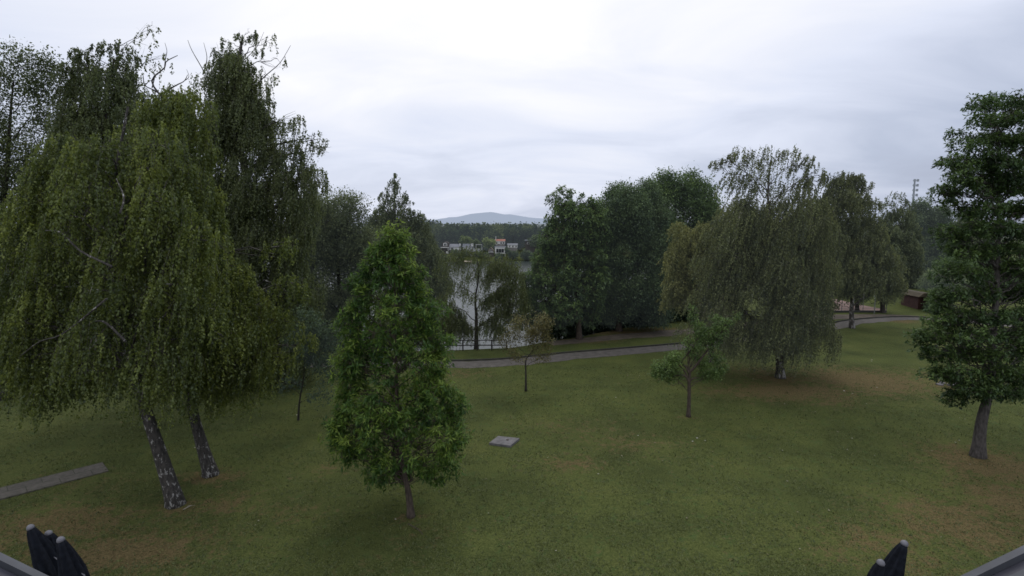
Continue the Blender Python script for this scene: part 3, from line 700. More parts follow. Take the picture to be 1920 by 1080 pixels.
def build_ground():
    xs = axis([(-14000, -3000, 2200), (-3000, -600, 400), (-600, -100, 50), (-100, -24, 4), (-24, 34, .5), (34, 100, 4), (100, 600, 50), (600, 3000, 400), (3000, 14000, 2200)])
    ys = axis([(-400, -20, 60), (-20, 4, 4), (4, 50, .4), (50, 80, 1.2), (80, 340, 8), (340, 420, 2.5), (420, 1000, 40), (1000, 4000, 400), (4000, 26000, 3000)])
    X, Yy = np.meshgrid(xs, ys); Z = height(X, Yy)
    V = np.stack([X, Yy, Z], -1).reshape(-1, 3); nx, ny = len(xs), len(ys)
    i = np.arange(nx - 1)[None] + np.arange(ny - 1)[:, None] * nx
    Fq = np.stack([i, i + 1, i + 1 + nx, i + nx], -1).reshape(-1, 4)
    dry = dryness(X, Yy).ravel()
    m, nt, out = newmat('lawn')
    geo = nd(nt, 'ShaderNodeNewGeometry')
    def noise(scale, detail=6, rough=.6, dist=0):
        n = nd(nt, 'ShaderNodeTexNoise'); n.inputs['Scale'].default_value = scale; n.inputs['Detail'].default_value = detail
        n.inputs['Roughness'].default_value = rough; n.inputs['Distortion'].default_value = dist
        nt.links.new(geo.outputs['Position'], n.inputs['Vector']); return n
    def mixc(fac, a, b):
        mx = nd(nt, 'ShaderNodeMix', data_type='RGBA')
        nt.links.new(fac, mx.inputs['Factor'])
        for s, v in ((6, a), (7, b)):
            if isinstance(v, tuple): mx.inputs[s].default_value = (*v, 1)
            else: nt.links.new(v, mx.inputs[s])
        return mx.outputs[2]
    def math_(op, a, b):
        q = nd(nt, 'ShaderNodeMath', operation=op)
        for s, v in ((0, a), (1, b)):
            if isinstance(v, (int, float)): q.inputs[s].default_value = v
            else: nt.links.new(v, q.inputs[s])
        return q.outputs[0]
    big, med, fine = noise(.35, 4), noise(2.2, 6, .65, .4), noise(24, 5, .7)
    g1 = ramp(nt, [(.3, (.056, .070, .024)), (.55, (.088, .106, .033)), (.75, (.112, .124, .040))], big.outputs[0])
    g2 = ramp(nt, [(.33, (.42, .48, .4)), (.67, (1.45, 1.38, 1.35))], fine.outputs[0])
    mul = nd(nt, 'ShaderNodeMix', data_type='RGBA', blend_type='MULTIPLY'); mul.inputs['Factor'].default_value = 1
    nt.links.new(g1.outputs[0], mul.inputs[6]); nt.links.new(g2.outputs[0], mul.inputs[7])
    clov = ramp(nt, [(.54, (0, 0, 0)), (.66, (1, 1, 1))], med.outputs[0])
    c1 = mixc(math_('MULTIPLY', clov.outputs[0], .7), mul.outputs[2], (.060, .100, .030))
    at_ = nd(nt, 'ShaderNodeAttribute', attribute_name='dry')
    streak = nd(nt, 'ShaderNodeTexNoise'); streak.inputs['Scale'].default_value = 5.5; streak.inputs['Detail'].default_value = 8; streak.inputs['Roughness'].default_value = .75
    nt.links.new(geo.outputs['Position'], streak.inputs['Vector'])
    f = math_('ADD', at_.outputs['Fac'], math_('ADD', math_('MULTIPLY', math_('SUBTRACT', med.outputs[0], .5), 1.9), math_('MULTIPLY', math_('SUBTRACT', streak.outputs[0], .5), 2.2)))
    fr = ramp(nt, [(.24, (0, 0, 0)), (.68, (1, 1, 1))], f)
    soil = ramp(nt, [(.35, (.075, .052, .026)), (.65, (.20, .145, .070))], fine.outputs[0])
    c2 = mixc(math_('MULTIPLY', fr.outputs[0], .82), c1, soil.outputs[0])
    # far land and shore: haziness painted into flatter field colours, growing with distance
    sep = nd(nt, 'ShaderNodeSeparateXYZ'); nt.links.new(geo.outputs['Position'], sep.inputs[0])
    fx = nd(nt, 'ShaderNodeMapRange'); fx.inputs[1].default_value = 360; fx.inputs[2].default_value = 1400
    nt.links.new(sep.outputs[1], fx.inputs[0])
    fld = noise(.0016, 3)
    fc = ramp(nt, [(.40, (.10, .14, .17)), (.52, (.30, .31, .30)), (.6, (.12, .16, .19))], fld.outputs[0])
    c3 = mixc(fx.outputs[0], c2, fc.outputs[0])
    b = nd(nt, 'ShaderNodeBsdfPrincipled'); b.inputs['Roughness'].default_value = 1; b.inputs['Specular IOR Level'].default_value = .1
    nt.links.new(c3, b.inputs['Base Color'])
    bp = nd(nt, 'ShaderNodeBump'); bp.inputs['Strength'].default_value = .6; bp.inputs['Distance'].default_value = .03
    nt.links.new(fine.outputs[0], bp.inputs['Height']); nt.links.new(bp.outputs[0], b.inputs['Normal'])
    nt.links.new(b.outputs[0], out.inputs[0])
    o = mesh_np('ground', V, Fq, m, None, None, True, {'dry': dry}); tag(o, kind='structure')

    # water
    m, nt, out = newmat('lake water')
    b = nd(nt, 'ShaderNodeBsdfPrincipled'); b.inputs['Roughness'].default_value = .22
    b.inputs['Base Color'].default_value = (.035, .045, .042, 1); b.inputs['IOR'].default_value = 1.4
    b.inputs['Specular IOR Level'].default_value = .12
    tc = nd(nt, 'ShaderNodeNewGeometry')
    mp = nd(nt, 'ShaderNodeMapping'); mp.inputs['Scale'].default_value = (.5, 1, 1)
    nt.links.new(tc.outputs['Position'], mp.inputs[0])
    n = nd(nt, 'ShaderNodeTexNoise'); n.inputs['Scale'].default_value = 1.6; n.inputs['Detail'].default_value = 6
    nt.links.new(mp.outputs[0], n.inputs['Vector'])
    bp = nd(nt, 'ShaderNodeBump'); bp.inputs['Strength'].default_value = .35; bp.inputs['Distance'].default_value = .15
    nt.links.new(n.outputs[0], bp.inputs['Height']); nt.links.new(bp.outputs[0], b.inputs['Normal'])
    nt.links.new(b.outputs[0], out.inputs[0])
    V = [(-900, 36, LAKE_Z), (260, 36, LAKE_Z), (260, 375, LAKE_Z), (-900, 375, LAKE_Z)]
    tag(mesh_np('lake_water', V, [[0, 1, 2, 3]], m), kind='structure')

    # paths
    def strip(name, pts, w, mat, zoff, label_w=None, kerb=False):
        P = spline([gnd(*p)[:2].tolist() + [0] for p in pts], 90)
        T = vnorm(np.gradient(P, axis=0)); Nn = np.stack([-T[:, 1], T[:, 0], np.zeros(len(T))], -1)
        ww = np.interp(np.linspace(0, 1, 90), np.linspace(0, 1, len(w)), w)[:, None] if isinstance(w, list) else w
        jr = np.random.default_rng(len(name)); jit = .05 * np.sin(np.arange(90) * 1.9)[:, None] + .05 * np.sin(np.arange(90) * .77)[:, None] + .07 * jr.normal(size=(90, 1))
        rows = []
        for k in (-1, -.34, .34, 1):
            Q = P + Nn * (ww * .5 * k + (jit if abs(k) == 1 else 0)); Q[:, 2] = height(Q[:, 0], Q[:, 1]) + zoff; rows.append(Q)
        V = np.stack(rows, 1).reshape(-1, 3); i = (np.arange(89)[:, None] * 4 + np.arange(3)[None])
        Fq = np.stack([i, i + 1, i + 5, i + 4], -1).reshape(-1, 4)
        tag(mesh_np(name, V, Fq, mat, None, None, True), kind='structure')
        if kerb:
            for side in (1,):
                mb = MB()
                A = P + Nn * (ww * .5 + .0) * side; B = P + Nn * (ww * .5 + .10) * side
                for k in range(89):
                    za = height(A[k, 0], A[k, 1]); zb = height(A[k+1, 0], A[k+1, 1])
                    mb.add([(A[k][0], A[k][1], za), (B[k][0], B[k][1], za), (B[k+1][0], B[k+1][1], zb), (A[k+1][0], A[k+1][1], zb),
                            (A[k][0], A[k][1], za + .1), (B[k][0], B[k][1], za + .1), (B[k+1][0], B[k+1][1], zb + .1), (A[k+1][0], A[k+1][1], zb + .1)],
                           [(4, 5, 6, 7), (0, 1, 5, 4), (3, 7, 6, 2), (0, 4, 7, 3), (1, 2, 6, 5)])
                tag(mb.build('kerb', M['kerb']), kind='structure')
    M['asphalt'] = plain('worn asphalt', (.105, .095, .083), .9, .3, 3)
    M['dirt'] = plain('trodden dirt', (.105, .085, .062), .95, .35, 2)
    M['kerb'] = plain('mossy kerb', (.045, .045, .035), .9, .3, 3)
    M['concrete'] = plain('old concrete', (.17, .16, .15), .9, .3, 5)
    strip('asphalt_path', [(300, 690), (480, 686), (640, 684), (790, 684), (880, 683), (960, 679), (1060, 669), (1160, 661), (1260, 652), (1350, 642), (1450, 629), (1545, 616), (1600, 606), (1650, 601), (1710, 598), (1790, 602), (1900, 610)], 1.5, M['asphalt'], .012, kerb=True)
    strip('upper_path', [(1030, 646), (1090, 640), (1160, 632), (1230, 626), (1300, 619), (1380, 611), (1460, 603), (1540, 596), (1600, 594), (1660, 594), (1715, 596), (1760, 599)], [1.0, 1.4, 1.8, 1.8, 2.2, 2.4, 2.4, 2.2], M['dirt'], .008)
    # clay court
    c = [gnd(1535, 584), gnd(1662, 584), gnd(1662, 552), gnd(1520, 552)]
    V = np.array(c); V[:, 2] = .05
    M['clay'] = plain('clay court', (.19, .125, .105), .95, .25, .6)
    tag(mesh_np('clay_court', V, [[0, 1, 2, 3]], M['clay']), kind='structure')
    # slab path at left
    m, nt, out = newmat('slab paving')
    tcn = nd(nt, 'ShaderNodeTexCoord'); br = nd(nt, 'ShaderNodeTexBrick')
    br.inputs['Scale'].default_value = 1; br.inputs['Brick Width'].default_value = .8; br.inputs['Row Height'].default_value = .46
    br.inputs['Mortar Size'].default_value = .013; br.offset = .5
    br.inputs['Color1'].default_value = (.115, .104, .090, 1); br.inputs['Color2'].default_value = (.090, .082, .071, 1); br.inputs['Mortar'].default_value = (.045, .045, .028, 1)
    nt.links.new(tcn.outputs['Object'], br.inputs['Vector'])
    n = nd(nt, 'ShaderNodeTexNoise'); n.inputs['Scale'].default_value = 7; n.inputs['Detail'].default_value = 8
    nt.links.new(tcn.outputs['Object'], n.inputs['Vector'])
    rr = ramp(nt, [(.3, (.6, .6, .55)), (.7, (1.15, 1.15, 1.1))], n.outputs[0])
    mul = nd(nt, 'ShaderNodeMix', data_type='RGBA', blend_type='MULTIPLY'); mul.inputs['Factor'].default_value = 1
    nt.links.new(br.outputs[0], mul.inputs[6]); nt.links.new(rr.outputs[0], mul.inputs[7])
    b = nd(nt, 'ShaderNodeBsdfPrincipled'); b.inputs['Roughness'].default_value = .85; nt.links.new(mul.outputs[2], b.inputs['Base Color']); nt.links.new(b.outputs[0], out.inputs[0])
    e0, e1 = gnd(198, 876), gnd(-60, 942)
    d = e1 - e0; L = np.linalg.norm(d); ang = math.atan2(d[1], d[0])
    mb = MB(); mb.box(0, L, -.48, .48, -.1, .03)
    o = mb.build('slab_path', m); o.location = (e0[0], e0[1], 0); o.rotation_euler = (0, 0, ang); tag(o, kind='structure')
    # terrace below the camera
    mb = MB(); mb.box(-25, 25, -6, 10.4, -.2, .03)
    tag(mb.build('terrace', M['concrete']), kind='structure')

def build_grass():
    rng = np.random.default_rng(5)
    # fine tufts over the lawn, denser near the camera where they can be seen
    n = 330000
    Yv = 10.5 + 27 * rng.uniform(0, 1, n) ** 1.9
    X = rng.uniform(-1, 1, n) * (Yv * .98 + 2.5)
    clump = nz(np.stack([X, Yv, X * 0], -1), 1.4, 3.1) + .8 * nz(np.stack([X, Yv, X * 0], -1), 4.3, 1.1)
    keep = clump > rng.uniform(-.9, .7, n)
    dry0 = dryness(X, Yv); keep &= rng.uniform(0, 1, n) > dry0 * .75
    a, b_ = gnd(198, 876), gnd(-60, 942)      # keep the slab path clear
    t = (X - a[0]) * (b_ - a)[0] + (Yv - a[1]) * (b_ - a)[1]; L2 = ((b_ - a)[:2] ** 2).sum()
    tt = np.clip(t / L2, 0, 1); dd = np.hypot(X - a[0] - tt * (b_ - a)[0], Yv - a[1] - tt * (b_ - a)[1]); keep &= ~((dd < .47) & (t > 0))
    m0 = gnd(945, 828); keep &= ~((np.abs(X - m0[0]) < .42) & (np.abs(Yv - m0[1]) < .42))
    keep &= Yv < 30.6
    X, Yv, cl, dr = X[keep], Yv[keep], clump[keep], dry0[keep]; n = len(X)
    P = np.stack([X, Yv, height(X, Yv) - .003], -1)
    k = 2
    P = np.repeat(P, k, 0) + rng.normal(size=(n * k, 3)) * np.array([.03, .03, 0]); m_ = len(P)
    D = vnorm(rng.normal(size=(m_, 3)) * np.array([1, 1, .3]) + np.array([0, 0, .55]))
    D[:, 2] = np.abs(D[:, 2])
    S = vnorm(np.cross(D, np.array([0, 0, 1.0]) + rng.normal(size=(m_, 3)) * .3))
    L = rng.uniform(.025, .062, m_) * (.75 + P[:, 1] * .018); L *= np.where(rng.uniform(0, 1, m_) < .08, 1.45, 1.0)
    V, Fq = kites(P, D, S, L, L * .42, .1)
    tn = np.clip(.60 + .16 * np.repeat(cl, k) + .12 * np.repeat(np.exp(-((X - 2) / 6) ** 2 - ((Yv - 11) / 3) ** 2), k) + rng.normal(size=m_) * .17 , 0, 1)
    m = foliage('grass blades', (.034, .049, .016), (.083, .104, .033), (.175, .195, .066), .35, gloss=.02)
    tag(mesh_np('grass', V, Fq, m, None, None, False, {'tone': np.repeat(tn, 4)}),
        'short green grass and clover blades growing over the lawn', 'grass', kind='stuff')
    # litter of small pale leaves and daisies
    n = 150
    px = rng.uniform(40, 1860, n); py = 650 + 420 * rng.uniform(0, 1, n) ** 1.2
    k = rng.uniform(0, 1, n) < .55; px[k] = rng.uniform(1120, 1820, k.sum()); py[k] = rng.uniform(645, 860, k.sum())
    P = np.array([gnd(a, b) for a, b in zip(px, py)]); P[:, 2] = height(P[:, 0], P[:, 1]) + .035
    D = vnorm(rng.normal(size=(n, 3)) * np.array([1, 1, .2])); S = vnorm(np.cross(D, np.array([0, 0, 1.0]) + rng.normal(size=(n, 3)) * .15))
    L = rng.uniform(.035, .085, n) * (.6 + P[:, 1] * .03)
    V, Fq = kites(P, D, S, L, L * .7, .1)
    m = foliage('fallen leaf litter', (.14, .12, .06), (.26, .24, .15), (.48, .47, .40), .1)
    tag(mesh_np('fallen_leaves', V, Fq, m, None, None, False, {'tone': np.repeat(rng.uniform(0, 1, n), 4)}),
        'small pale fallen leaves and daisies scattered over the lawn', 'leaf litter', kind='stuff')

# ------------------------------------------------------------------ far side
def build_far():
    rng = np.random.default_rng(9)
    # mountain
    Y = 14000.0
    prof = [(700, 419), (800, 414), (830, 410), (860, 406), (885, 401), (905, 398.5), (920, 397.5), (935, 400), (945, 402), (955, 401.5), (970, 404), (985, 407), (1010, 409), (1060, 413), (1150, 417), (1300, 419)]
    px = np.linspace(650, 1350, 141); top = np.interp(px, [p[0] for p in prof], [p[1] for p in prof], left=421, right=421)
    rows = []
    base_z = -30
    for j, f in enumerate([0, .25, .5, .75, .92, 1, .8, .3]):
        yy = Y - 2400 + j * 480
        P = np.array([at(a, b, Y) for a, b in zip(px, top)])
        z = base_z + (P[:, 2] - base_z) * f + 14 * f * np.sin(px * .13 + j * 1.3) * (1 if j != 5 else .2) + 8 * f * np.sin(px * .37 + j * 2.1) * (1 if j != 5 else .2)
        rows.append(np.stack([P[:, 0], np.full(len(px), yy), z], -1))
    V = np.stack(rows, 0); nj, ni = V.shape[:2]; V = V.reshape(-1, 3)
    i = np.arange(ni - 1)[None] + np.arange(nj - 1)[:, None] * ni
    Fq = np.stack([i, i + 1, i + 1 + ni, i + ni], -1).reshape(-1, 4)
    m, nt, out = newmat('glow-hazed mountain')
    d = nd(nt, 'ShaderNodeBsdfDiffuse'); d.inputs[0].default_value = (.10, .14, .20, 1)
    e = nd(nt, 'ShaderNodeEmission'); e.inputs[0].default_value = (.43, .495, .62, 1)  # hazy air painted on the slopes as a bluish glow
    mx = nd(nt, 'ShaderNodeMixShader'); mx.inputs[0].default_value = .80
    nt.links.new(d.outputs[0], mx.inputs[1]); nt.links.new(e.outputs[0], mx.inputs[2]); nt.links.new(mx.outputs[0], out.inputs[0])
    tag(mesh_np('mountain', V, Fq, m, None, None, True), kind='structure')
    # distant wood: one mass
    Ps, Ts, Ls = [], [], []
    for k in range(620):
        y = rng.uniform(388, 470) if k < 420 else rng.uniform(470, 1400)
        x = rng.uniform(-.75, .75) * y if k > 260 else rng.uniform(-90, 60)
        g = float(height(np.array(x), np.array(y)))
        H = rng.uniform(12, 21) if y < 470 else rng.uniform(12, 19)
        if x > -60 and x < 60 and y < 470: H *= .93
        if y > 470: H *= .86
        r = rng.uniform(3.0, 5.5); n = int(150 if y < 470 else 70)
        d = rand_unit(rng, n); d[:, 2] = np.abs(d[:, 2]) if rng.uniform() < .6 else d[:, 2]
        q = rng.uniform(.5, 1, n) ** .5
        conical = rng.uniform() < .3
        z = g + H * .5 + d[:, 2] * q * H * .52
        rr = r * (1 - .75 * np.clip((z - g - H * .25) / (H * .8), 0, 1) if conical else 1.0)
        Ps.append(np.stack([x + d[:, 0] * q * rr, y + d[:, 1] * q * rr, z], -1))
        t = np.full(n, rng.uniform(.05, .95)) + .2 * d[:, 2] + rng.normal(size=n) * .1
        Ts.append(t); Ls.append(np.full(n, .95 if y < 470 else 2.2))
    P = np.vstack(Ps); n = len(P); D = vnorm(rand_unit(rng, n)); S = vnorm(np.cross(D, rand_unit(rng, n)))
    L = np.concatenate(Ls) * rng.uniform(.7, 1.5, n) * 1.5
    V, Fq = kites(P, D, S, L, L * .8, .2)
    tag(mesh_np('distant_wood', V, Fq, FM['far_wood'], None, None, False, {'tone': np.repeat(np.clip(np.concatenate(Ts), 0, 1), 4)}),
        'mixed dark green wood covering the far shore behind the houses', 'wood', kind='stuff')
    # shore trees among the houses
    def far_tree(name, lab, px, py, rpx, fm, Y, rz=1.0, tb=0, sd=0, cat='tree'):
        c = at(px, py, Y); b = np.array([c[0], Y, float(height(c[0], np.array(Y)))])
        lobes = [(px, py, rpx * .75, 0)]
        rg = np.random.default_rng(sd)
        for _ in range(8):
            a = rg.uniform(0, 6.28); lobes.append((px + math.cos(a) * rpx * .5, py + math.sin(a) * rpx * .4 * rz, rpx * rg.uniform(.4, .6), rg.uniform(-.5, .5) * rpx))
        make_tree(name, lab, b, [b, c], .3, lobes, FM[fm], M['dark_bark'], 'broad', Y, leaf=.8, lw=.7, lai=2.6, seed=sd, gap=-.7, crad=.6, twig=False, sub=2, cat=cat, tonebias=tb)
    far_tree('willow_tree', 'round yellow green willow left of the red roofed house', 917, 454, 12.5, 'far_light', 368, sd=71)
    far_tree('willow_tree', 'wide olive tree behind the grey roofed house with chimney', 873, 452, 13, 'far_light', 376, sd=72, tb=-.3, rz=.6)
    far_tree('bushy_tree', 'green tree between wide olive tree and round willow', 893, 456, 8, 'far_green', 378, sd=73, tb=.1)
    far_tree('pine_tree', 'flat topped dark pine behind the low white house', 962, 438, 13, 'far_wood', 392, sd=74, rz=.6, tb=.05)
    far_tree('pine_tree', 'dark pine right of the flat topped one near the chestnut edge', 985, 436, 13, 'far_wood', 396, sd=75, rz=.6)
    far_tree('broadleaf_tree', 'green tree at right end of far shore beside the leftmost path tree', 1003, 452, 12, 'far_green', 372, sd=76, tb=.1)
    far_tree('bushy_tree', 'dark green bush on far shore below the grey roofed house with chimney', 862, 482, 9, 'far_green', 356, sd=77, tb=-.1)
    far_tree('bushy_tree', 'bush on far shore below the boathouse gable', 912, 480, 8, 'far_green', 357, sd=78, tb=-.25, rz=.5)
    far_tree('bushy_tree', 'bush on far shore right of the white framed house', 962, 477, 11, 'far_green', 358, sd=79, tb=-.1, rz=.7)
    far_tree('bushy_tree', 'hazy tree on far shore left of the dormer house', 808, 458, 17, 'far_birch', 362, sd=80)
    far_tree('bushy_tree', 'low bush at far waterline between the jetty and right houses', 935, 485, 8, 'far_green', 353, sd=81, rz=.5, tb=-.2)
    far_tree('bushy_tree', 'shoreline bush under the low flat grey roof', 988, 478, 13, 'far_green', 357, sd=82, rz=.7, tb=-.2)
    far_tree('bushy_tree', 'bush below the long low grey roofed house', 852, 474, 8, 'far_green', 360, sd=84, rz=.5, tb=-.1)
    far_tree('bushy_tree', 'small bush at the foot of the white chimney house', 874, 475, 6, 'far_green', 360, sd=85, rz=.5, tb=.05)
    far_tree('bushy_tree', 'low bush below the wide roofed boat shed', 895, 479, 8, 'far_green', 358, sd=86, rz=.5, tb=-.15)
    far_tree('bushy_tree', 'dark bush directly below the framed house', 936, 480, 8, 'far_green', 356, sd=87, rz=.4, tb=-.1)
    far_tree('bushy_tree', 'tall bush between the framed house and low white house', 951, 470, 6, 'far_green', 360, sd=88, tb=-.15)
    far_tree('bushy_tree', 'bush left of the dormer house by the far shore', 820, 474, 9, 'far_birch', 358, sd=89, tb=-.1)
    far_tree('bushy_tree', 'shoreline bush left of the jetty on far shore', 835, 486, 10, 'far_green', 354, sd=83, rz=.6, tb=-.2)

def build_houses():
    wh = plain('whitewashed wall', (.62, .62, .60), .8, .2, .5, haze_glow=.03)
    dk = plain('dark house timber', (.05, .042, .036), .8, .2, .5, haze_glow=.02)
    mw = plain('weathered lower wall', (.16, .15, .14), .8, .3, .5, haze_glow=.02)
    gr = plain('grey roof', (.15, .16, .185), .7, .15, .6, haze_glow=.04)
    rd = plain('red roof tiles', (.30, .11, .07), .8, .2, .8, haze_glow=.04)
    gl = plain('dark window glass', (.025, .03, .035), .2, .1, .5)
    wd = plain('pale timber', (.36, .30, .23), .8, .2, 1)
    Y0 = 371.0
    def X(px, Y=Y0): return float(at(px, 460, Y)[0])
    def Z(py, Y=Y0): return float(at(900, py, Y)[2])
    def ground(Y): return float(height(np.array(0.0), np.array(Y))) - 1.5
    def house(name, lab, Y, x0, x1, ztop, dep=6):
        cx = (x0 + x1) / 2; g = ground(Y)
        r = empty(name, (cx, Y, g), lab, 'house'); return r, np.array([cx, Y, g])
    def B(name, mat, root, o, *boxes, parent=None):
        mb = MB()
        for b in boxes: mb.box(*b)
        return mb.build(name, mat, root, o)
    def win(root, o, x0, x1, z0, z1, Y, fmat=None):
        w = B('window', fmat or wh, root, o, (x0, x1, Y - .12, Y - .004, z0, z1))
        p = MB(); dx = (x1 - x0) * .12; dz = (z1 - z0) * .1; mx = (x0 + x1) / 2
        p.box(x0 + dx, mx - dx * .4, Y - .16, Y - .122, z0 + dz, z1 - dz); p.box(mx + dx * .4, x1 - dx, Y - .16, Y - .122, z0 + dz, z1 - dz)
        p.build('pane', gl, w, o)
    # dormer house
    Y = Y0 - 3
    xs, xe = X(827.5, Y), X(841, Y); r, o = house('dormer_house', 'tall narrow dark house with arched white dormer and balcony', Y, xs, xe, 0)
    B('wall', dk, r, o, (xs, xe, Y, Y + 7, o[2], Z(462, Y)))
    m = MB(); cx = (xs + xe) / 2 + .2; w = (xe - xs) * .45
    pts = [(cx - w, Z(462, Y) + .01), (cx + w, Z(462, Y) + .01)] + [(cx + w * math.cos(a), Z(457, Y) + (Z(453.5, Y) - Z(457, Y)) * math.sin(a)) for a in np.linspace(0, math.pi, 11)]
    m.prism_y(pts, Y + .01, Y + 6.5); m.build('dormer', dk, r, o)
    m = MB(); w *= .62
    pts = [(cx - w, Z(461.5, Y)), (cx + w, Z(461.5, Y))] + [(cx + w * math.cos(a), Z(457, Y) + (Z(455, Y) - Z(457, Y)) * math.sin(a)) for a in np.linspace(0, math.pi, 11)]
    m.prism_y(pts, Y - .15, Y); wo = m.build('window', wh, r, o)
    B('pane', gl, wo, o, (cx - w * .6, cx - w * .1, Y - .2, Y - .151, Z(461, Y), Z(456.5, Y)), (cx + w * .1, cx + w * .6, Y - .2, Y - .151, Z(461, Y), Z(456.5, Y)))
    B('balcony', wh, r, o, (xs - .3, xe + .2, Y - 1.2, Y - .01, Z(464.6, Y), Z(463.2, Y)))
    B('post', wh, r, o, (xs - .1, xs + .15, Y - 1.1, Y - .85, o[2], Z(464.7, Y))); B('post', wh, r, o, (xe - .3, xe - .05, Y - 1.1, Y - .85, o[2], Z(464.7, Y)))
    B('parapet', wh, r, o, (xs, xs + 1.2, Y - 1.4, Y - 1.25, Z(473.5, Y), Z(471, Y))); B('parapet', wh, r, o, (xe - 1.5, xe - .2, Y - 1.4, Y - 1.25, Z(475.5, Y), Z(471, Y)))
    # long grey roof house
    def gable(name, lab, Y, a, b_, ridge, eave, wallc, roofc, chim=None, wins=(), dep=7, base=None):
        xs, xe = X(a, Y), X(b_, Y); r, o = house(name, lab, Y, xs, xe, 0)
        zm = Z(eave + 5.5, Y)
        B('wall', wallc, r, o, (xs + .3, xe - .3, Y, Y + dep, zm, Z(eave, Y) - .05))
        B('plinth', mw, r, o, (xs + .5, xe - .5, Y + .1, Y + dep - .1, o[2], zm - .003))
        m = MB(); ze, zr = Z(eave, Y), Z(ridge, Y)
        m.add([(xs, Y - .5, ze), (xe, Y - .5, ze), (xe, Y + dep / 2, zr), (xs, Y + dep / 2, zr), (xs, Y + dep + .5, ze), (xe, Y + dep + .5, ze)],
              [(0, 1, 2, 3), (3, 2, 5, 4), (0, 3, 4), (1, 5, 2), (0, 4, 5, 1)])
        rf = m.build('roof', roofc, r, o)
        for ch in chim or []:
            B('chimney', wh, rf, o, (X(ch[0], Y), X(ch[1], Y), Y + .8, Y + 1.8, ze, Z(ch[2], Y)))
        for w_ in wins: win(r, o, X(w_[0], Y), X(w_[1], Y), Z(w_[3], Y), Z(w_[2], Y), Y)
        return r, o
    gable('lake_house', 'long low house with pale grey roof beside the dormer house', Y0, 841.5, 864, 457.7, 463.2, wh, gr, [(861, 863.5, 456.8)], [(845, 850, 464, 468)])
    gable('lake_house', 'white house with grey roof and tall white chimney, two dark windows', Y0 - 2, 867, 887.5, 457.3, 463.8, wh, gr, [(884, 887, 456.6)], [(869.5, 874.5, 465, 469), (878, 883.5, 465, 469)])
    gable('boat_shed', 'low shed with wide grey roof in front of the white chimney house', Y0 - 9, 876, 904, 466, 471.8, dk, gr, None, [(895, 902, 473, 475.5)], 6)
    gable('lake_house', 'white house with red tiled roof above the framed house', Y0 + 6, 928, 947.5, 448.6, 452, wh, rd, [(929.2, 930.2, 443)], [(930, 933, 453, 459), (938, 941, 453, 459), (942.5, 946, 453, 458)])
    gable('lake_house', 'low white house right of the red roofed one', Y0 + 3, 951, 971, 456.8, 459, wh, gr, None, [(954, 957, 460, 464), (960, 963.5, 460, 464), (966, 969, 460, 464)])
    # framed white house
    Y = Y0 - 6; xs, xe = X(928, Y), X(947.5, Y); r, o = house('framed_house', 'white box house on stilts with one huge dark window', Y, xs, xe, 0)
    B('wall', wh, r, o, (xs, xe, Y, Y + 6, Z(475.5, Y), Z(463, Y)))
    B('roof', gr, r, o, (xs - .3, xe + .3, Y - .4, Y + 6.3, Z(463, Y) + .003, Z(462.2, Y)))
    w_ = B('window', wh, r, o, (X(930, Y), X(945.3, Y), Y - .1, Y - .004, Z(474, Y), Z(466, Y)))
    B('pane', gl, w_, o, *[(X(930.4 + k * 4.9, Y), X(934.9 + k * 4.9, Y), Y - .15, Y - .101, Z(473.6, Y), Z(466.5, Y)) for k in range(3)])
    for k in range(3):
        px_ = 929 + k * 8.8; B('stilt', wh, r, o, (X(px_, Y), X(px_, Y) + .3, Y + .3, Y + .6, o[2] - 1, Z(475.5, Y) - .003))
    # boathouse gable
    Y = Y0 - 8; xs, xe = X(915, Y), X(926, Y); r, o = house('boathouse', 'small brown boathouse with pointed white edged gable', Y, xs, xe, 0)
    m = MB(); cx = (xs + xe) / 2
    m.prism_y([(xs + .3, o[2]), (xe - .3, o[2]), (xe - .3, Z(470, Y)), (cx, Z(464.4, Y)), (xs + .3, Z(470, Y))], Y, Y + 5); m.build('wall', dk, r, o)
    m = MB()
    for s in (xs, xe):
        p = [(s, Z(469.8, Y)), (cx, Z(463.4, Y)), (cx, Z(464.3, Y)), (s, Z(470.7, Y))]
        m.prism_y(p, Y - .5, Y + 5.4)
    m.build('roof', wd, r, o); B('balcony', wh, r, o, (xs, xe, Y - .8, Y - .01, Z(473, Y), Z(472.2, Y))); win(r, o, cx - .8, cx + .8, Z(471.5, Y), Z(468, Y), Y)
    # flat grey roof house at right
    Y = Y0 + 4; xs, xe = X(984, Y), X(1012, Y); r, o = house('flat_roof_house', 'dark house with flat pale grey roof peeping out left of chestnut foliage', Y, xs, xe, 0)
    B('wall', dk, r, o, (xs + .4, xe - .4, Y, Y + 7, o[2], Z(452, Y))); B('roof', gr, r, o, (xs, xe, Y - .8, Y + 7.5, Z(452, Y) + .003, Z(450.2, Y)))
    win(r, o, X(988, Y), X(996, Y), Z(458, Y), Z(454, Y), Y)
    # pergola
    Y = Y0 - 1; r, o = house('pergola', 'thin white pergola beam right of the chimney house', Y, X(892, Y), X(904, Y), 0)
    r['category'] = 'pergola'
    B('beam', wh, r, o, (X(892, Y), X(904, Y), Y, Y + .3, Z(459, Y), Z(458.3, Y)))
    for p_ in (892.3, 903): B('post', wh, r, o, (X(p_, Y), X(p_, Y) + .2, Y + .02, Y + .28, o[2], Z(459.05, Y)))
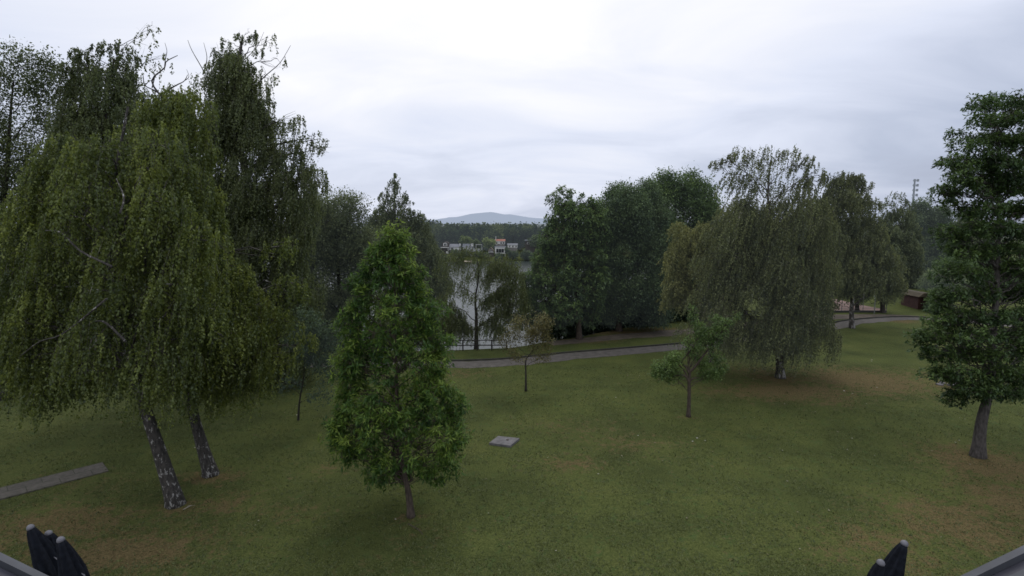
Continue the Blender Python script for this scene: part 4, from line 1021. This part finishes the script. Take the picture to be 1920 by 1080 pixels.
    # boats
    def boat(px, py, L, lab, ang):
        p = gnd(px, py, LAKE_Z); r = empty('boat', p, lab, 'boat'); r.rotation_euler = (0, 0, ang)
        m = MB(); n = 12; vs = []
        for k in range(n):
            u = k / (n - 1) * 2 - 1; w = L * .17 * (1 - max(0, u) ** 2.2) * (1 - .15 * (u < 0)) + .02
            x = u * L / 2; h = .55 + .2 * max(0, u)
            vs += [(x, -w, h), (x, -w * .7, -.1), (x, w * .7, -.1), (x, w, h), (x, w * .86, h), (x, w * .6, .12), (x, -w * .6, .12), (x, -w * .86, h)]
        fs = [(k*8+a, k*8+(a+1) % 8, (k+1)*8+(a+1) % 8, (k+1)*8+a) for k in range(n-1) for a in range(8)]
        fs += [tuple(range(7, -1, -1)), tuple(range((n-1)*8, n*8))]
        m.add(vs, fs); m.build('hull', wh, r)
        
        for b0_ in (-.2, .08):
            m = MB(); m.box(L*b0_, L*(b0_+.08), -L*.13, L*.13, .3, .36); m.build('bench', wd, r)
    boat(905, 489.5, 4.6, 'white boat moored by reeds right of the jetty', .3)
    boat(809, 482 + 9, 6.0, 'white boat at far left of the far shore', -.2)
    boat(841, 492, 4.2, 'small pale boat left of the jetty', .1)
    # jetty
    p = gnd(875, 493, LAKE_Z); r = empty('jetty', p, 'small timber jetty with upright posts on the far shore', 'jetty')
    B('deck', wd, r, p, (p[0] - 2.6, p[0] + 2.6, p[1] - 1, p[1] + 8, LAKE_Z + .6, LAKE_Z + .8))
    for dx, h in ((-2.8, 2.2), (-.6, 1.1), (1.2, 1.8), (2.75, 2.8)):
        B('post', wd, r, p, (p[0] + dx, p[0] + dx + .18, p[1] - 1.25, p[1] - 1.02, LAKE_Z - 1, LAKE_Z + h))
    # garden walls and steps on the far bank
    Y = 361.0; p = np.array([X(882, Y), Y, float(height(np.array(X(882, Y)), np.array(Y)))])
    r = empty('garden_hut', p, 'tiny white bathing hut with steps down above the jetty', 'hut')
    B('wall', wh, r, p, (p[0] - .8, p[0] + .9, Y, Y + 1.6, p[2] - .3, Z(477.5, Y) - .02))
    m = MB(); m.prism_y([(p[0] - 1.0, Z(477.5, Y)), (p[0] + 1.1, Z(477.5, Y)), (p[0] + .05, Z(476, Y))], Y - .2, Y + 1.8); m.build('roof', gr, r, p)
    m = MB()
    for k in range(6): m.box(p[0] + 1.0 + k * .5, p[0] + 1.45 + k * .5, Y - .9, Y - .1, p[2] - 1.4, p[2] + .6 - k * .35)
    m.build('steps', wd, r, p)

# ------------------------------------------------------------------ small things
def build_things():
    # concrete cover on the lawn
    cs = [gnd(917, 833), gnd(957, 838), gnd(974, 824), gnd(934, 820)]
    c = sum(cs) / 4; c[2] = 0
    r = empty('concrete_cover', c, 'flat grey concrete slab lying in middle of lawn', 'manhole cover')
    m = MB(); m.prism_z([(p[0], p[1]) for p in cs], -.1, .055); o = m.build('slab', plain('slab concrete', (.15, .145, .145), .9, .3, 6), r, c)
    m = MB(); m.lathe([(.045, .056), (.045, .075), (.03, .078)], c[0] + .12, c[1] + .05, 12); m.build('lifting_eye', plain('rusty iron', (.06, .045, .035), .7), r, c)
    sg = gnd(1780, 723); r = empty('flat_stones', sg, 'small patch of flat grey stones in the grass left of the right border tree', 'stones')
    rgs = np.random.default_rng(3); stm = plain('grey stone', (.13, .12, .125), .9, .35, 5)
    for dx, dy, w_ in ((-.45, .05, .3), (.02, -.1, .34), (.45, .12, .28), (-.1, .35, .26), (.35, -.3, .2)):
        m = MB(); a0 = rgs.uniform(0, 6)
        m.prism_z([(sg[0] + dx + w_ * .6 * rgs.uniform(.8, 1.1) * math.cos(a0 + k), sg[1] + dy + w_ * .6 * rgs.uniform(.8, 1.1) * math.sin(a0 + k)) for k in np.arange(6) * 1.047], -.05, rgs.uniform(.05, .09)); m.build('stone', stm, r, sg)
    # railing by the water
    timber = plain('weathered timber', (.025, .022, .02), .85, .3, 6)
    P = [np.array([at(px, py, 34.6)[0], 34.6, 0]) for px, py in [(795, 660), (832, 660), (868, 660), (895, 660), (922, 660), (950, 660)]]
    base = P[0].copy(); base[2] = height(P[0][0], P[0][1])
    r = empty('rail_fence', base, 'low dark timber rail fence along the water edge', 'fence')
    for k, p in enumerate(P):
        g = float(height(p[0], p[1])); m = MB(); m.box(p[0] - .04, p[0] + .04, p[1] - .04, p[1] + .04, g - .2, g + .62); m.build('post', timber, r, base)
    m = MB(); m.tube([(p[0], p[1], float(height(p[0], p[1])) + .64) for p in P], .032, 6); m.build('rail', timber, r, base)
    m = MB(); m.tube([(p[0], p[1] - .1, float(height(p[0], p[1])) + .34) for p in P], .035, 6); m.build('rail', timber, r, base)
    # floodlight mast
    Y = 130.0; b = at(1702, 500, Y); b[2] = 0; top = at(1702, 336, Y)[2]
    r = empty('floodlight_mast', b, 'tall thin floodlight mast rising above the right background trees', 'mast')
    steel = plain('galvanised steel', (.20, .22, .25), .6, .1, 2, haze_glow=.16)
    m = MB(); m.tube([(b[0], Y, 0), (b[0], Y, top)], [.38, .16], 8); m.build('pole', steel, r, b)
    for k in range(4):
        m = MB(); z = top - .3 - k * 1.1; m.box(b[0] - .6, b[0] + .6, Y - .35, Y - .2, z - .06, z + .06); m.build('crossbar', steel, r, b)
    for k in range(4):
        for dx in (-.36, .36):
            m = MB(); z = top - .3 - k * 1.1; m.box(b[0] + dx - .2, b[0] + dx + .2, Y - .6, Y - .36, z - .28, z + .28); m.build('floodlight', steel, r, b)
    # signpost
    g = gnd(1639, 589); Y = g[1]; r = empty('signpost', g, 'thin pole with pale green and white sign beside the distant path', 'sign')
    st = plain('painted pole', (.16, .17, .16), .6); zt = at(1641, 538, Y)[2]
    m = MB(); m.tube([g, (g[0], Y, zt)], .04, 8); m.build('pole', st, r, g)
    sg = MB(); a, b2 = at(1637.5, 561, Y), at(1645, 542, Y)
    sg.prism_y([(a[0], b2[2]), (a[0], a[2] + .25), (a[0] + .12, a[2]), (b2[0] - .1, a[2] + .28), (b2[0], b2[2] - .25), (b2[0] - .06, b2[2])], Y - .08, Y - .045)
    so = sg.build('sign_board', plain('pale sign paint', (.5, .6, .56), .5, .1), r, g)
    m = MB(); m.box(a[0] + .08, b2[0] - .1, Y - .087, Y - .082, b2[2] - .42, b2[2] - .3); m.box(a[0] + .08, b2[0] - .14, Y - .087, Y - .082, a[2] + .35, a[2] + .42); m.build('marking', plain('dark sign marks', (.05, .09, .07)), so, g)
    # posts and trunks beside the court
    def bare(px, py0, py1, rr, lab, mat, name='tree_trunk', cat='tree', lean=0):
        g = gnd(px, py0); top_ = at(px + lean, py1, g[1])
        r = empty(name, g, lab, cat)
        m = MB(); m.tube(spline([g - np.array([0, 0, .1]), (g + top_) / 2 + np.array([.04, 0, 0]), top_], 12), list(np.linspace(rr * 1.2, rr * .7, 12)), 10, wob=.07)
        m.build('trunk', mat, r, g, True); return r, g, top_
    for (px, py0, rr, lab, mat, fm, sd, prof) in [
        (1553, 588, .28, 'dark trunked tree at left end of the clay court', 'dark_bark', 'grey_birch', 61, [(470, 1535, 1570), (500, 1525, 1580), (545, 1530, 1575)]),
        (1607, 583, .2, 'short trunked tree at far side of court just right of birch trunk', 'dark_bark', 'mid_green', 62, [(500, 1595, 1630), (530, 1590, 1635), (560, 1600, 1625)]),
        (1655, 587, .22, 'dark trunked tree right of the signpost', 'dark_bark', 'brown_birch', 63, [(480, 1640, 1680), (520, 1635, 1690), (565, 1645, 1680)])]:
        g = gnd(px, py0); tr = [g] + TP([(px, 560), (px + 2, 520)], g[1])
        make_tree('broadleaf_tree', lab, g, tr, rr, profile_lobes(prof, g[1], 14, 10, np.random.default_rng(sd), .8), FM[fm], M[mat], 'broad', g[1], leaf=.16, lw=.5, lai=2.4, seed=sd, gap=-.4, crad=.25, twig=False, top_r=.5)
    g = gnd(1548.5, 588); top_ = at(1548.5, 553, g[1])
    r = empty('wooden_post', g, 'orange brown timber post at left end of the clay court', 'post')
    m = MB(); m.tube([g, top_], .13, 8); m.build('shaft', plain('orange timber', (.2, .11, .07), .8), r, g)
    m = MB(); m.lathe([(.15, top_[2]), (.15, top_[2] + .05), (.02, top_[2] + .14)], g[0], g[1], 8); m.build('cap', plain('post cap', (.3, .26, .2)), r, g)
    # court fence
    Yf = gnd(1600, 586)[1]; xs = [at(px, 580, Yf)[0] for px in (1558, 1578, 1598, 1618, 1640, 1662)]
    b = np.array([xs[0], Yf, 0]); r = empty('court_fence', b, 'low wire fence on thin posts in front of the clay court', 'fence')
    ft = plain('fence steel', (.12, .12, .12), .6)
    for x in xs:
        m = MB(); m.tube([(x, Yf, -.1), (x, Yf, 1.25)], .025, 6); m.build('post', ft, r, b)
    m = MB()
    for z in (1.22, .8, .4): m.tube([(xs[0], Yf, z), (xs[-1], Yf, z)], .012, 4)
    m.build('wire', ft, r, b)
    m = MB(); m.box(xs[0], xs[-1], Yf - .06, Yf + .06, -.05, .18); m.build('plinth', plain('dark plinth', (.03, .032, .028)), r, b)
    # red shed
    Y = 50.5; g = np.array([at(1735, 575, Y)[0], Y, 0.0]); g[2] = float(height(g[0], np.array(Y)))
    def Zs(py): return at(1735, py, Y)[2]
    def Xs(px): return at(px, 560, Y)[0]
    r = empty('red_shed', g, 'small dark red shed with mossy tan roof half hidden by foliage', 'shed')
    m = MB(); m.box(Xs(1722), Xs(1746), Y, Y + 2.2, -.1, Zs(556)); m.build('wall', plain('red boards', (.05, .018, .015), .8, .3, 3), r, g)
    m = MB(); m.prism_y([(Xs(1717), Zs(556) + .01), (Xs(1751), Zs(556) + .01), (Xs(1741), Zs(549)), (Xs(1725), Zs(549))], Y - .4, Y + 2.6); m.build('roof', plain('mossy tan roof', (.06, .048, .028), .9, .3, 2), r, g)
    m = MB(); m.box(Xs(1728), Xs(1735), Y - .05, Y - .004, .3, Zs(560)); m.build('door', plain('dark door', (.05, .02, .02)), r, g)
    # brick building behind
    Y = 90.0; g = np.array([at(1745, 495, Y)[0], Y, 0])
    def Zs(py): return at(1745, py, Y)[2]
    def Xs(px): return at(px, 490, Y)[0]
    r = empty('brick_house', g, 'reddish brick house with pale roof edge glimpsed between dark trees at right', 'house')
    m = MB(); m.box(Xs(1728), Xs(1775), Y, Y + 8, 0, Zs(490)); m.build('wall', plain('red brick wall', (.24, .10, .07), .9, .3, 2), r, g)
    m = MB(); m.prism_y([(Xs(1726), Zs(490) + .01), (Xs(1777), Zs(490) + .01), (Xs(1768), Zs(481)), (Xs(1735), Zs(481))], Y - .5, Y + 8.5); m.build('roof', plain('pale roof', (.33, .27, .26), .8, .2, 1), r, g)
    for px in (1733, 1748, 1762):
        m = MB(); m.box(Xs(px), Xs(px + 6), Y - .08, Y - .004, Zs(505), Zs(494)); w_ = m.build('window', plain('window frame', (.5, .48, .46)), r, g)
        m = MB(); m.box(Xs(px + .8), Xs(px + 5.2), Y - .12, Y - .082, Zs(504), Zs(495)); m.build('pane', plain('window glass', (.03, .035, .04), .2), w_, g)
    # fallen twigs
    for (pts, lab) in [([(344, 958), (350, 955), (355, 951), (360, 951)], 'pale curved twig on the grass right of nearest birch foot'),
                       ([(765, 985), (776, 991), (786, 997), (793, 1006)], 'dark broken twig on the grass below the pointed tree')]:
        P = [gnd(*p) + np.array([0, 0, .045]) for p in pts]
        r = empty('fallen_twig', P[0], lab, 'twig'); m = MB(); m.tube(spline(P, 9), list(np.linspace(.014, .006, 9)), 6, wob=.1)
        q = P[1] + np.array([.18, .12, .02]); m.tube([P[1], (P[1] + q) / 2 + np.array([0, 0, .02]), q], [.008, .006, .003], 5)
        m.build('stem', M['brown_bark'] if 'dark' in lab else plain('bare twig', (.3, .27, .22)), r, P[0])
    # closed parasols
    fab = plain('navy parasol canvas', (.010, .012, .017), .95, .4, 12, spec=.15); cap = plain('pale plastic cap', (.15, .15, .17), .5, .1)
    pole = plain('dark aluminium', (.06, .06, .065), .4, .1, metal=.6)
    fabs = {}
    def parasol(px, py, Y, lean, lab, H=2.5, w=.155, cw=True):
        t = at(px, py, Y); root_xy = (t[0] + math.tan(lean) * t[2], Y)
        r = empty('closed_parasol', (root_xy[0], root_xy[1], .03), lab, 'parasol', 'closed parasols on the terrace below')
        r.rotation_euler = (0, -lean, 0); H = t[2] / math.cos(lean) - .03
        m = MB(); m.lathe([(.3, 0), (.3, .05), (.06, .08)], n=20); m.build('base', pole, r)
        m = MB(); m.lathe([(.024, .06), (.024, H - .1)], n=10); m.build('pole', pole, r)
        def star(a, z):
            u = np.clip((H - z) / 1.6, 0, 1)
            return 1 + (.10 + .30 * u) * math.sin(8 * a + 1.5 * u) + .07 * math.sin(3 * a + z * 5)
        prof = [(.028, H - 1.75), (w * .95, H - 1.7), (w * 1.15, H - 1.4), (w * .78, H - 1.05), (w * 1.12, H - .85), (w * 1.05, H - .6), (w * .85, H - .4), (w * .66, H - .22), (w * .5, H - .1), (w * .36, H - .03), (.02, H - .01)]
        m = MB(); m.lathe(prof, n=64, star=star); cn = m.build('canopy', fab, r, None, True)
        m = MB(); m.lathe([(w * .85, H - 1.09), (w * .88, H - 1.05), (w * .85, H - 1.01)], n=24); m.build('strap', pole, cn)
        m = MB(); m.lathe([(.02, H - .035), (.058, H - .03), (.062, H), (.05, H + .03), (.025, H + .05), (.004, H + .054)], n=20); m.build('cap', cap, r, None, True)
        # rib end
        m = MB(); m.tube([(w * .9, 0, H - .62), (w * 1.25, 0, H - .72)], .012, 6); m.build('rib_end', cap, cn)
    parasol(56, 989, 9.3, math.radians(20), 'closed navy parasol at bottom left corner, the left and taller one')
    parasol(90, 1000, 9.5, math.radians(17), 'closed navy parasol at bottom left, half hidden behind the other two')
    parasol(113, 1012, 8.9, math.radians(13), 'closed navy parasol at bottom left corner, nearest of its three')
    parasol(1652, 1055, 8.4, math.radians(-10), 'closed navy parasol at bottom right, the lower shorter looking one')
    parasol(1697, 1019, 9.0, math.radians(-20), 'closed navy parasol at bottom right, the taller slanting one')
    # roof edges in the corners
    mt = plain('grey painted metal', (.065, .07, .082), .6, .3, 6, metal=.2); bw = plain('brown trim', (.09, .055, .045), .7, .2, 4); tl = plain('teal edge', (.10, .2, .2), .5)
    def edge(name, lab, p, q, D, side):
        A, B = [np.array([0, 0, CAMH]) + ray(*u) * D for u in (p, q)]
        d = vnorm(B - A); A = A - d * 1.0; B = B + d * 1.0
        down = np.array([0, 0, -1.0]); out = vnorm(np.cross(d, down)); 
        if out[1] > 0: out = -out
        r = empty(name, A, lab, 'roof edge')
        def bar(a0, a1, d0, d1, nm, mat):
            m = MB(); vs = []
            for P_ in (A, B):
                for (o_, dn) in ((a0, d0), (a1, d0), (a1, d1), (a0, d1)): vs.append(P_ + out * o_ + down * dn)
            m.add(vs, [(0, 1, 2, 3), (7, 6, 5, 4), (0, 4, 5, 1), (1, 5, 6, 2), (2, 6, 7, 3), (3, 7, 4, 0)]); m.build(nm, mat, r, A)
        bar(0, .035, 0, .06, 'lip', mt); bar(.037, .075, .035, .075, 'channel', plain('shadow-toned metal', (.05, .05, .065), .6)); bar(.077, .13, .03, .09, 'trim', mt); bar(.132, .30, .06, .10, 'panel', bw)  # shade of the recessed channel put into a darker metal colour
    edge('metal_gutter', 'grey metal gutter edge crossing the bottom left corner', (0, 1035), (92, 1080), 2.6, -1)
    edge('metal_gutter', 'grey metal gutter edge crossing the bottom right corner', (1920, 1022), (1800, 1080), 2.6, 1)

# ------------------------------------------------------------------ sky, light, camera
def build_world():
    w = bpy.data.worlds.new('World'); SC.world = w; w.use_nodes = True; nt = w.node_tree; nt.nodes.clear()
    out = nd(nt, 'ShaderNodeOutputWorld'); bg = nd(nt, 'ShaderNodeBackground'); nt.links.new(bg.outputs[0], out.inputs[0])
    sky = nd(nt, 'ShaderNodeTexSky', sky_type='NISHITA'); sky.sun_disc = False
    sky.sun_elevation = math.radians(52); sky.sun_rotation = math.radians(8); sky.dust_density = 3; sky.altitude = 150
    tc = nd(nt, 'ShaderNodeTexCoord'); sep = nd(nt, 'ShaderNodeSeparateXYZ'); nt.links.new(tc.outputs['Generated'], sep.inputs[0])
    def mth(op, a, b=None, c=None):
        q = nd(nt, 'ShaderNodeMath', operation=op)
        for s, v in ((0, a), (1, b), (2, c)):
            if v is None: continue
            if isinstance(v, (int, float)): q.inputs[s].default_value = v
            else: nt.links.new(v, q.inputs[s])
        return q.outputs[0]
    z = mth('MAXIMUM', mth('ADD', sep.outputs[2], .22), .06)
    cx, cy = mth('DIVIDE', sep.outputs[0], z), mth('DIVIDE', sep.outputs[1], z)
    cmb = nd(nt, 'ShaderNodeCombineXYZ'); nt.links.new(cx, cmb.inputs[0]); nt.links.new(cy, cmb.inputs[1])
    mp = nd(nt, 'ShaderNodeMapping'); mp.inputs['Scale'].default_value = (.55, .9, 1); mp.inputs['Rotation'].default_value = (0, 0, .25); nt.links.new(cmb.outputs[0], mp.inputs[0])
    n = nd(nt, 'ShaderNodeTexNoise'); n.inputs['Scale'].default_value = 1.9; n.inputs['Detail'].default_value = 7; n.inputs['Roughness'].default_value = .52; n.inputs['Distortion'].default_value = .5
    nt.links.new(mp.outputs[0], n.inputs['Vector'])
    # brightness: bright veil overhead-front, greyer to the sides and near the horizon
    el = nd(nt, 'ShaderNodeMapRange', interpolation_type='SMOOTHSTEP'); el.inputs[1].default_value = 0.0; el.inputs[2].default_value = .36; el.inputs[3].default_value = .76; el.inputs[4].default_value = 1.0
    nt.links.new(sep.outputs[2], el.inputs[0])
    side = mth('SUBTRACT', sep.outputs[0], .02); side2 = mth('MULTIPLY', side, side)
    neg = mth('GREATER_THAN', 0.0, side)
    k = mth('MULTIPLY', side2, mth('ADD', mth('MULTIPLY', neg, .42), -.62))
    val = mth('ADD', mth('ADD', el.outputs[0], k), mth('MULTIPLY', mth('SUBTRACT', n.outputs[0], .5), .5))
    val = mth('MAXIMUM', val, .34)
    col = ramp(nt, [(.3, (.27, .30, .40)), (.6, (.50, .56, .71)), (.8, (.77, .82, .965)), (1, (1.03, 1.03, 1.07))], val)
    mx = nd(nt, 'ShaderNodeMix', data_type='RGBA'); mx.inputs['Factor'].default_value = .94
    sc = nd(nt, 'ShaderNodeMix', data_type='RGBA', blend_type='MULTIPLY'); sc.inputs['Factor'].default_value = 1; nt.links.new(sky.outputs[0], sc.inputs[6]); sc.inputs[7].default_value = (.09, .09, .09, 1)
    nt.links.new(sc.outputs[2], mx.inputs[6]); nt.links.new(col.outputs[0], mx.inputs[7])
    nt.links.new(mx.outputs[2], bg.inputs[0]); bg.inputs[1].default_value = 1.0
    sun = bpy.data.lights.new('sun', 'SUN'); sun.energy = .55; sun.angle = math.radians(25); sun.color = (1, .97, .92)
    so = bpy.data.objects.new('sun', sun); COL.objects.link(so)
    az, e = math.radians(8), math.radians(52)
    d = Vector((math.sin(az) * math.cos(e), math.cos(az) * math.cos(e), math.sin(e)))
    so.rotation_euler = d.to_track_quat('Z', 'Y').to_euler()

def build_camera():
    cam = bpy.data.cameras.new('camera'); o = bpy.data.objects.new('camera', cam); COL.objects.link(o)
    o.location = (0, 0, CAMH); o.rotation_euler = (math.pi / 2 - PITCH, 0, 0)
    cam.sensor_width = 36; cam.lens = 36 * F / 1920; cam.clip_end = 60000; cam.clip_start = .1
    SC.camera = o

build_world(); build_camera()
build_ground(); build_grass(); build_far(); build_houses(); build_things(); build_bushes(); build_trees()
print('LEAVES', NLEAF)
SC.view_settings.view_transform = 'Standard'; SC.view_settings.look = 'None'; SC.view_settings.exposure = 0
SC.render.engine = 'CYCLES'
SC.cycles.max_bounces = 5; SC.cycles.diffuse_bounces = 3; SC.cycles.glossy_bounces = 2; SC.cycles.transmission_bounces = 3
SC.cycles.use_denoising = True
SC.cycles.filter_width = 1.6
